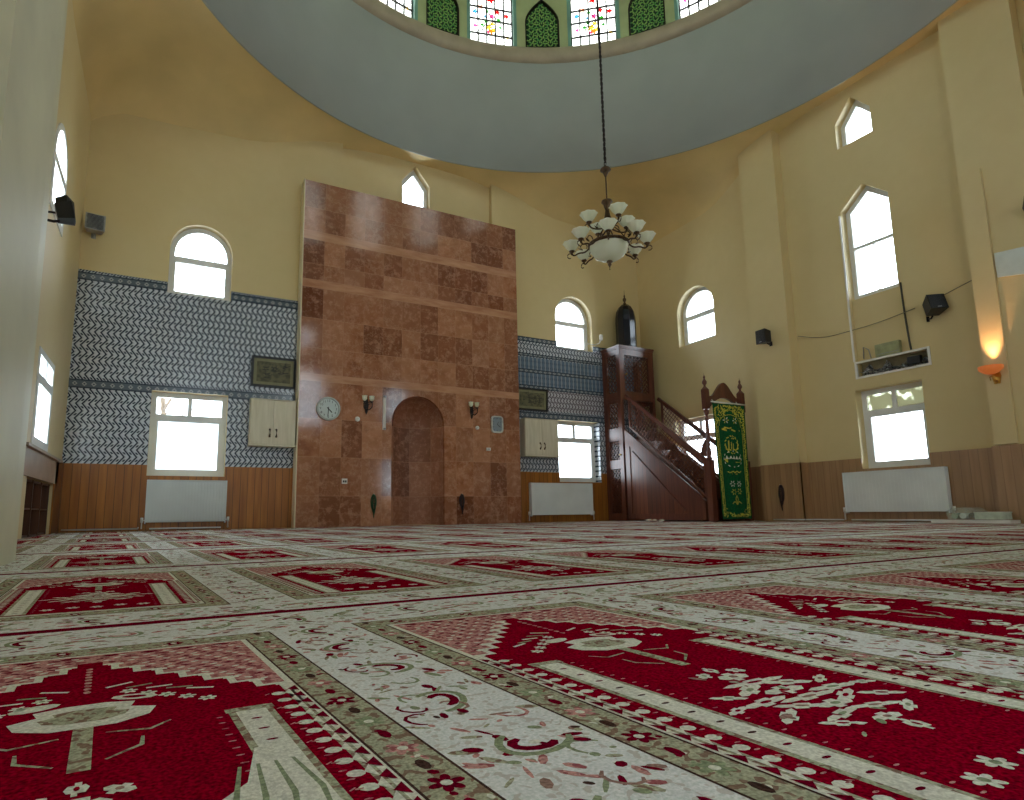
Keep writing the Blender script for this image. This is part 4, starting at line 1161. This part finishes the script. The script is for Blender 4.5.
# ------------------------------------------------------------------ green banner
t = thing('prayer_banner', (8.78, 7.16, 0), 'long green velvet banner with gold embroidery hanging in the gate of the minbar', 'banner')
def bw(s): return .02*math.sin(s*9)+.012*math.sin(s*23+1)
def BF(s, d, z):     # s 0..1 across ; z 0..1 height
    lean = (1-z)
    x = 8.36+.05*lean + s*(.80-.09*lean); return Vector((x, 7.13+bw(s)*.6+d-.02*lean, .045+z*2.0))
vs = []; fs = []; NX, NZ = 24, 40
for d in (0, .008):
    for i in range(NX+1):
        for j in range(NZ+1): vs.append(BF(i/NX, d, j/NZ))
k = (NX+1)*(NZ+1)
for i in range(NX):
    for j in range(NZ):
        a = i*(NZ+1)+j; fs.append((a, a+NZ+1, a+NZ+2, a+1)); fs.append((k+a, k+a+1, k+a+NZ+2, k+a+NZ+1))
for j in range(NZ):
    for i in (0, NX): a = i*(NZ+1)+j; fs.append((a, a+1, k+a+1, k+a))
for i in range(NX):
    for j in (0, NZ): a = i*(NZ+1)+j; fs.append((a, a+NZ+1, k+a+NZ+1, k+a))
MB().add(vs, fs, 0, True).build('cloth', GREENV, t)
em = MB(); q = random.Random(12)
def ep(pts, mi=0, d=-.003):
    em.add([BF(a, d, b) for a, b in pts], [tuple(tr) for tr in tessellate_polygon([[Vector((a, b*2.5, 0)) for a, b in pts]])], mi)
def est(pts, w_, mi=0):
    for p, qq in zip(pts, pts[1:]):
        dx_, dz_ = qq[0]-p[0], (qq[1]-p[1])*2.6; l = math.hypot(dx_, dz_) or 1; nx, nz = -dz_/l*w_/2, dx_/l*w_/2/2.6
        em.add([BF(a, -.003, b) for a, b in ((p[0]+nx, p[1]+nz), (qq[0]+nx, qq[1]+nz), (qq[0]-nx, qq[1]-nz), (p[0]-nx, p[1]-nz))], [(0, 1, 2, 3)], mi)
def leaf(a, b, r, rot, mi=0):
    ep([(a+r*math.cos(tt)*math.cos(rot)-.4*r*math.sin(tt)*math.sin(rot), b+(r*math.cos(tt)*math.sin(rot)+.4*r*math.sin(tt)*math.cos(rot))/2.6) for tt in [2*PI*i/8 for i in range(8)]], mi)
# side garlands
for sd in (.06, .94):
    z = .03
    while z < .97:
        leaf(sd, z, .03, q.uniform(-1, 1)); leaf(sd+(.02 if int(z*100) % 2 else -.02), z+.008, .02, q.uniform(0, 3)); z += .0165
    est([(sd+(.05 if sd < .5 else -.05), .03), (sd+(.05 if sd < .5 else -.05), .80)], .012)
for k in range(130):      # corner spandrels, top and bottom
    a = q.uniform(.05, .95); e = abs(a-.5)*2
    z = q.uniform(.985-.04-.17*e**1.3, .985); leaf(a, z, .032, q.uniform(0, 3))
    if k < 60: z = q.uniform(.02, .035+.10*e**1.6); leaf(a, z, .028, q.uniform(0, 3))
arc = [(.5+.36*math.cos(PI*i/16), .80+.105*math.sin(PI*i/16)) for i in range(17)]; est(arc, .014)
# motifs down the middle : calligraphy roundels, tray, rosettes
for cc, rz_ in (((.36, .855), .05), ((.64, .855), .05)):
    for k in range(6): a = k*PI/3; leaf(cc[0]+rz_*math.cos(a), cc[1]+rz_*math.sin(a)/2.6, .03, a, 1 if k % 2 else 0)
est([(.22, .775), (.35, .765), (.5, .772), (.62, .762), (.8, .77)], .035, 0); est([(.3, .792), (.42, .782), (.5, .79)], .03, 0); leaf(.3, .78, .05, .2)
for k in range(3):      # tall upright letters with a bowl and a shadda
    est([(.38+.07*k, .60), (.385+.07*k, .675-.012*k)], .030, 0)
est([(.30, .64), (.32, .60), (.42, .592), (.53, .60), (.60, .592), (.66, .61), (.68, .65), (.64, .665)], .03, 0)
est([(.46, .69), (.50, .70), (.54, .69), (.58, .70)], .02, 0)
for k in range(14): a = 2*PI*k/14; leaf(.49+.20*math.cos(a), .64+.20*math.sin(a)/2.6, .035, a+1.2, 0)
ep([(.30, .485), (.70, .485), (.76, .50), (.78, .515), (.22, .515), (.24, .50)], 0)
for k in range(5): ep([(.26+.1*k, .515), (.36+.1*k, .515), (.31+.1*k, .545)], 1)
for k in range(12): a = 2*PI*k/12; leaf(.5+.29*math.cos(a), .515+.18*math.sin(a)/2.6, .03, a+PI/2, 1)
est([(.3, .405), (.36, .395), (.44, .408), (.5, .395), (.58, .41), (.66, .396), (.72, .41)], .022); est([(.4, .385), (.6, .385)], .015)
for cc in ((.4, .30), (.62, .30), (.42, .23), (.62, .235)):
    for k in range(6): a = k*PI/3; leaf(cc[0]+.05*math.cos(a), cc[1]+.05*math.sin(a)/2.6, .026, a, 1 if cc[1] > .25 else 0)
est([(.5, .13), (.45, .17), (.5, .20), (.55, .17), (.5, .13)], .02); est([(.36, .13), (.42, .15), (.5, .12), (.58, .15), (.66, .13)], .018)
em.build('gold_embroidery', [GOLDT, SILVT], t)
MB().tube([(8.33, 7.135, 2.065), (9.19, 7.135, 2.065)], .012, 8).build('hanging_rod', WHITE, t)
for x in (8.46, 9.08): MB().tube([(x, 7.135, 2.07), (x, 7.19, 2.07), (x, 7.235, 2.13)], .005, 6).build('hanging_loop', WHITE, t)

# ------------------------------------------------------------------ chandelier
CX, CY = 4.0, 4.6
t = thing('chandelier', (CX, CY, 2.66), 'bronze chandelier with opal glass cups on a long chain from the dome', 'chandelier')
ch = MB()
ch.tube([(CX, CY, 3.90), (CX, CY, 16.9)], .008, 6)
z = 3.84
k = 0
while z < 5.5:
    a = k % 2*PI/2; pts = [(CX+.016*math.cos(a)*math.cos(q_), CY+.016*math.sin(a)*math.cos(q_), z+.032*math.sin(q_)) for q_ in [2*PI*i/10 for i in range(11)]]
    ch.tube(pts, .004, 5); z += .055; k += 1
ch.build('chain', IRON, t)
MB().lathe([(.001, 3.87), (.015, 3.86), (.018, 3.84), (.05, 3.835), (.058, 3.815), (.035, 3.80), (.022, 3.77), (.010, 3.74), (.001, 3.73)], (CX, CY, 0), 18).build('canopy', BRASS, t)
MB().tube([(CX, CY, 3.76), (CX+.002, CY, 3.46)], .008, 6).build('stem', BRASS, t)
MB().lathe([(.001, 3.49), (.02, 3.48), (.055, 3.465), (.06, 3.45), (.04, 3.43), (.035, 3.40), (.02, 3.36), (.03, 3.30), (.05, 3.24), (.03, 3.18), (.018, 3.12), (.018, 2.98), (.04, 2.97), (.001, 2.96)], (CX, CY, 0), 18).build('column', BRASS, t)
MB().lathe([(.205, 2.955), (.215, 2.965), (.218, 2.98), (.205, 2.99), (.19, 2.98), (.19, 2.96), (.205, 2.955)], (CX, CY, 0), 32).build('bowl_rim', BRASS, t)
for k in range(4):
    a = k*PI/2+.4; MB().tube([(CX+.02*math.cos(a), CY+.02*math.sin(a), 3.2), (CX+.12*math.cos(a), CY+.12*math.sin(a), 3.1), (CX+.2*math.cos(a), CY+.2*math.sin(a), 2.975)], .006, 6).build('bowl_stay', BRASS, t)
MB().lathe([(.20, 2.955), (.188, 2.905), (.15, 2.852), (.095, 2.815), (.03, 2.798), (.001, 2.796), (.001, 2.802), (.03, 2.804), (.093, 2.822), (.145, 2.858), (.18, 2.908), (.192, 2.955)], (CX, CY, 0), 32, 0, True, .015, 16).build('glass_bowl', OPAL, t)
MB().lathe([(.001, 2.80), (.03, 2.796), (.034, 2.785), (.015, 2.77), (.02, 2.755), (.008, 2.735), (.001, 2.71)], (CX, CY, 0), 14).build('finial', BRASS, t)
def arm(a, r, zc, low):
    c, s_ = math.cos(a), math.sin(a)
    P = lambda rr_, z: (CX+rr_*c, CY+rr_*s_, z)
    m = MB()
    z0_ = 2.97 if low else 3.16; r0_ = .19 if low else .03
    pts = [P(r0_, z0_), P(r0_+(r-r0_)*.3, z0_-(.055 if low else .02)), P(r0_+(r-r0_)*.62, z0_-(.05 if low else .03)), P(r0_+(r-r0_)*.9, zc-.06), P(r, zc-.03)]
    # smooth the arm
    for _ in range(2):
        nn = [pts[0]]
        for p, q_ in zip(pts, pts[1:]):
            p, q_ = Vector(p), Vector(q_); nn += [tuple(p*.75+q_*.25), tuple(p*.25+q_*.75)]
        pts = nn+[pts[-1]]
    m.tube(pts, .0085, 7)
    m.tube([P(r0_+(r-r0_)*.35+.035*math.cos(q_), z0_+.01+.035*math.sin(q_)) for q_ in [i*.7-1.2 for i in range(8)]], .0055, 6)
    m.tube([P(r+.02+.028*math.cos(q_), zc-.055+.028*math.sin(q_)) for q_ in [2.6-i*.75 for i in range(7)]], .0055, 6)
    m.lathe([(.001, -.05), (.012, -.04), (.010, -.025), (.028, -.012), (.030, 0), (.012, .006), (.001, .008)], P(r, zc), 12)
    for (f_, dz_) in ((.45, .0), (.75, -.01)):      # cast leaves on the arm
        b_ = Vector(P(r0_+(r-r0_)*f_, z0_-.03+dz_)); u1 = Vector((c, s_, .9)).normalized()
        sd_ = Vector((-s_, c, 0))
        m.add([b_, b_+u1*.03+sd_*.014, b_+u1*.062, b_+u1*.03-sd_*.014, b_+u1*.03+Vector((0, 0, .008))], [(0,1,4),(1,2,4),(2,3,4),(3,0,4),(3,2,1,0)])
    m.build('arm', BRASS, t)
    MB().lathe([(.014, 0), (.038, .010), (.056, .028), (.068, .050), (.082, .072), (.092, .083), (.089, .086), (.078, .074), (.063, .052), (.051, .031), (.033, .015), (.010, .006)], P(r, zc+.004), 32, 0, True, .06, 8).build('glass_cup', OPAL, t)
phi0 = math.atan2(.65, -.75)
for k in range(8): arm(phi0 + k*PI/4, .385, 2.95, True)
for k in range(4): arm(phi0 + .52 + k*PI/2, .22, 3.20, False)

# ------------------------------------------------------------------ right wall: filled niche, foil, trunking, cables, lit sconce
mb = MB().plate(RIGHT, rect(4.60, 5.32, 2.46, 3.475), [], .06, .14)
trim(mb, YEL)
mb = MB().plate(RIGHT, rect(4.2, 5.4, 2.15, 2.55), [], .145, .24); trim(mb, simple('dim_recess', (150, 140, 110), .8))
t = thing('vent_recess', RIGHT(4.8, .05, 2.22), 'white-edged slot with crumpled silver foil below the tall pointed window', 'vent')
MB().plate(RIGHT, rect(4.30, 5.34, 2.195, 2.465), [rect(4.33, 5.31, 2.225, 2.435)], -.014, .02).build('edge_trim', WHITE, t)
fo = MB(); q = random.Random(4); NXX, NYY = 26, 6
vs = []
for i in range(NXX+1):
    for j in range(NYY+1):
        s_ = 4.35+.95*i/NXX; vs.append(RIGHT(s_, .10+q.uniform(-.05, .05), 2.23+(.08+.11*max(0, math.sin(i*.9))*(1 if s_ > 4.75 else .4))*j/NYY+q.uniform(-.008, .008)))
fs = [(i*(NYY+1)+j, i*(NYY+1)+j+1, (i+1)*(NYY+1)+j+1, (i+1)*(NYY+1)+j) for i in range(NXX) for j in range(NYY)]
fo.add(vs, fs); o = fo.build('foil_wrap', SILVER, t)
sd = o.modifiers.new('thick', 'SOLIDIFY'); sd.thickness = .004
MB().plate(RIGHT, rect(4.45, 4.62, 2.27, 2.38), [], .03, .09).build('dark_box', BLACK, t)
t = thing('wall_unit', RIGHT(4.9, .05, 2.47), 'faint greenish box standing in the filled niche above the foil slot', 'box')
MB().plate(RIGHT, rect(4.68, 5.02, 2.475, 2.66), [], -.01, .059).build('case', simple('dull_green_case', (156, 158, 116), .5), t)
MB().plate(RIGHT, rect(4.70, 4.99, 2.5, 2.51), [], -.013, -.0105).build('slot', GREYB, t)
MB().tube([RIGHT(5.1, .02, 2.48), RIGHT(5.12, .01, 2.62), RIGHT(5.2, .02, 2.68), RIGHT(5.22, .04, 2.50)], .008, 6).build('wire_loop', GREYB, t)
def cable(pts, label, r, mat, name='cable'):
    pts = [Vector(p) for p in pts]
    for _ in range(2):
        nn = [pts[0]]
        for p, q_ in zip(pts, pts[1:]): nn += [p*.75+q_*.25, p*.25+q_*.75]
        pts = nn+[pts[-1]]
    return tag(MB().tube(pts, r, 6).build(name, mat, None, pts[0]), label, 'cable')
CABG = simple('grey_cable', (120, 112, 90), .6)
cable([RIGHT(6.22, -.008, 3.13), RIGHT(5.8, -.008, 2.98), RIGHT(5.36, -.008, 2.98), RIGHT(5.0, .03, 3.0), RIGHT(4.6, -.045, 3.02), RIGHT(4.42, -.008, 3.06)], 'thin grey cable sagging along the right wall between two black loudspeakers', .006, CABG)
cable([RIGHT(4.1, -.008, 3.12), RIGHT(3.66, -.008, 3.24)], 'short grey cable running right from the tilted loudspeaker', .006, CABG)
cable([RIGHT(4.57, -.01, 3.5), RIGHT(4.56, -.012, 3.0), RIGHT(4.54, -.012, 2.6), RIGHT(4.53, -.012, 2.47)], 'dark pipe dropping from the tall window to the foil slot', .014, simple('dark_pipe', (70, 64, 50), .6), 'drop_pipe')
tr_ = MB().plate(RIGHT, rect(5.325, 5.35, 2.47, 4.9), [], -.02, -.001); tag(tr_.build('cable_trunking', WHITE, None, RIGHT(5.33, 0, 2.47)), 'narrow white trunking up the left side of the tall pointed window', 'trunking')
# lit wall lamp
LX, LY, LZ = 9.26, 3.58, 1.98
LX = 9.26; LY = 3.50
t = thing('wall_lamp', (LX, LY, 1.72), 'lit amber wall lamp throwing warm light up the right wall', 'wall lamp')
MB().plate(lambda s, d, z: Vector((LX+d, s, z)), [(LY-.03, 1.74), (LY+.03, 1.74), (LY+.05, 1.84), (LY+.03, 1.93), (LY-.03, 1.93), (LY-.05, 1.84)], [], -.012, -.001).build('back_plate', GOLD, t)
MB().tube([(LX-.012, LY, 1.78), (LX-.05, LY, 1.75), (LX-.09, LY, 1.80), (LX-.09, LY, 1.86)], .01, 8).tube([(LX-.02, LY+.03, 1.86), (LX-.06, LY+.05, 1.83), (LX-.04, LY+.05, 1.79)], .006, 6).build('arm', GOLD, t)
MB().lathe([(.02, 1.86), (.075, 1.88), (.118, 1.92), (.125, 1.965), (.119, 1.965), (.112, 1.922), (.07, 1.886), (.015, 1.866)], (LX-.13, LY, -.01), 24, 0, True, .04, 10).build('glass_dish', WARMG, t)
sp = bpy.data.lights.new('lamp_glow', 'SPOT'); sp.energy = 32; sp.color = (1, .52, .26); sp.shadow_soft_size = .03; sp.spot_size = math.radians(52); sp.spot_blend = .9
so = bpy.data.objects.new('lamp_glow', sp); COL.objects.link(so); so.location = (LX-.085, LY, 1.97); so.rotation_euler = Vector((.16, 0, 1)).to_track_quat('-Z', 'Y').to_euler()
# thin pale panel standing in for light reflected high on the right wall
t = thing('reflected_light_patch', (9.3, 3.15, 3.12), 'pale panel added as a patch of reflected light high on the right wall, cut by the right edge', 'light patch')
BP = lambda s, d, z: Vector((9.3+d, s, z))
MB().plate(BP, [(2.9, 3.01), (3.36, 3.10), (3.36, 3.42), (2.9, 3.37)], [], -.03, -.001).build('panel', simple('light_patch_pale', (205, 214, 208), .35, var=.03), t)  # panel added only as the patch of reflected light
# packages on the floor by the right wall
t = thing('plastic_box', (9.30, 3.98, 0), 'clear plastic box with small grey bundles on a white tray, by the right wall', 'box')
B_ = lambda x0, x1, y0, y1, z0, z1: MB().box(x0, x1, y0, y1, z0, z1)
clr = simple('clear_plastic', (214, 222, 208), .25); clr.node_tree.nodes['Principled BSDF'].inputs['Alpha'].default_value = .28
MB().plate(lambda s, d, z: Vector((9.14+d, s, z)), [(3.86, .048), (4.17, .048), (4.18, .15), (4.10, .20), (3.90, .20), (3.84, .15)], [], 0, .28).build('lid', clr, t)
for y, m in ((3.91, simple('dark_bundle', (52, 60, 48), .7)), (4.01, simple('pale_bundle', (206, 216, 214), .6)), (4.10, simple('green_bundle', (138, 156, 130), .7))): MB().tube([(9.17, y, .095), (9.38, y, .095)], .038, 10).build('bundle', m, t)
t = thing('storage_case', (9.12, 3.70, 0), 'long pale green-white case lying beside the clear plastic box', 'case')
MB().box(9.02, 9.22, 3.52, 3.82, .052, .13).build('body', simple('pale_green_case', (198, 210, 190), .4), t); MB().box(9.015, 9.225, 3.515, 3.825, .131, .145).build('lid', simple('pale_lid', (210, 218, 200), .4), t)
tag(MB().box(9.0, 9.24+.02, 3.46, 4.30, .004, .045).build('floor_tray', WHITE, None, (9.1, 3.9, .004)), 'flat white tray on the carpet under the plastic box and case', 'tray')
# scraps at the foot of the minbar
for i, (x, y, s_) in enumerate(((8.18, 8.62, .07), (8.16, 8.45, .05), (8.2, 8.32, .06))):
    m = MB().lathe([(.001, 0), (s_*.9, .006), (s_, .02), (s_*.55, .038), (.001, .04)], (x, y, .004), 7, 0, False, .2, 3)
    tag(m.build('paper_scrap', PAPER, None, (x, y, .004)), 'small crumpled paper scrap on the carpet at the foot of the minbar', 'scrap', 'paper scraps by the minbar')
# shelves inside the left wall opening
t = thing('shoe_shelf', LEFT(8.56, .15, 0), 'dark open wooden shelf set low in the left wall under the pale slab', 'shelf')
MB().plate(LEFT, rect(7.73, 9.39, 0, .63), [], .30, .32).build('back_board', DARKIN, t)
for y in (7.73, 8.28, 8.82, 9.365): MB().plate(LEFT, rect(y, y+.025, 0, .63), [], .03, .30).build('upright', SHELFW, t)
for z in (.0, .3, .61):
    for a, b in ((7.756, 8.279), (8.306, 8.819), (8.846, 9.364)): MB().plate(LEFT, rect(a, b, z, z+.018), [], .04, .30).build('shelf_board', SHELFW, t)

# ------------------------------------------------------------------ bare trees outside the windows
def tree(x, y, seed, label, h=5.):
    q = random.Random(seed); mb = MB()
    def br(p, d, l, r, lv):
        pts = [p]; dd = Vector(d)
        for i in range(4):
            dd = (dd + Vector((q.uniform(-.18, .18), q.uniform(-.18, .18), q.uniform(-.05, .12)))).normalized(); pts.append(pts[-1]+dd*l/4)
        mb.tube(pts, [r*(1-.13*i) for i in range(5)], 6)
        if lv < 4:
            for k in range(3 if lv else 5):
                a = q.uniform(0, 2*PI); nd = (dd*.7 + Vector((math.cos(a), math.sin(a), q.uniform(.1, .7)))*.75).normalized()
                br(pts[q.choice((2, 3, 4))], nd, l*q.uniform(.55, .8), r*.5, lv+1)
    br(Vector((x, y, -.6)), (0, 0, 1), h*.5, .08, 0)
    t_ = thing('bare_tree', (x, y, -.6), label, 'tree')
    mb.build('trunk_and_branches', TREEM, t_)
tree(.12, 16.5, 21, 'bare winter tree outside the ribbed radiator window, in its left top light', 9)
tree(1.5, 29, 25, 'bare winter tree outside the ribbed radiator window, in its right top light', 10.)

# ------------------------------------------------------------------ world, camera, view
wd = bpy.data.worlds.new('overcast'); S.world = wd; wd.use_nodes = True; bg = wd.node_tree.nodes['Background']
bg.inputs[0].default_value = (.85, .95, 1.0, 1); bg.inputs[1].default_value = 6.0
cam = bpy.data.cameras.new('camera'); co = bpy.data.objects.new('camera', cam); COL.objects.link(co); S.camera = co
r_ = Vector((0.8874312500382661, -0.46079499861343265, -0.011564847961257558)); u_ = Vector((-0.054301808994655, -0.12942737926173203, 0.9901009378024788)); f_ = Vector((0.4577303682250375, 0.8780185207330689, 0.13987990296781455))
mt = Matrix(((r_.x, u_.x, -f_.x, 0), (r_.y, u_.y, -f_.y, 0), (r_.z, u_.z, -f_.z, .22), (0, 0, 0, 1))); co.matrix_world = mt
cam.sensor_fit = 'HORIZONTAL'; cam.sensor_width = 36; cam.lens = 596.543*36/1024
cam.shift_x = (512-475.464)/1024; cam.shift_y = (427.42-400)/1024
cam.clip_start = .02; cam.clip_end = 200
S.view_settings.view_transform = 'Standard'; S.view_settings.look = 'None'; S.view_settings.gamma = 1; S.view_settings.exposure = .72
S.view_settings.use_curve_mapping = False
S.cycles.use_denoising = True; S.cycles.max_bounces = 14; S.cycles.diffuse_bounces = 8; S.cycles.transparent_max_bounces = 16
S.cycles.sample_clamp_indirect = 6; S.cycles.caustics_reflective = False; S.cycles.caustics_refractive = False
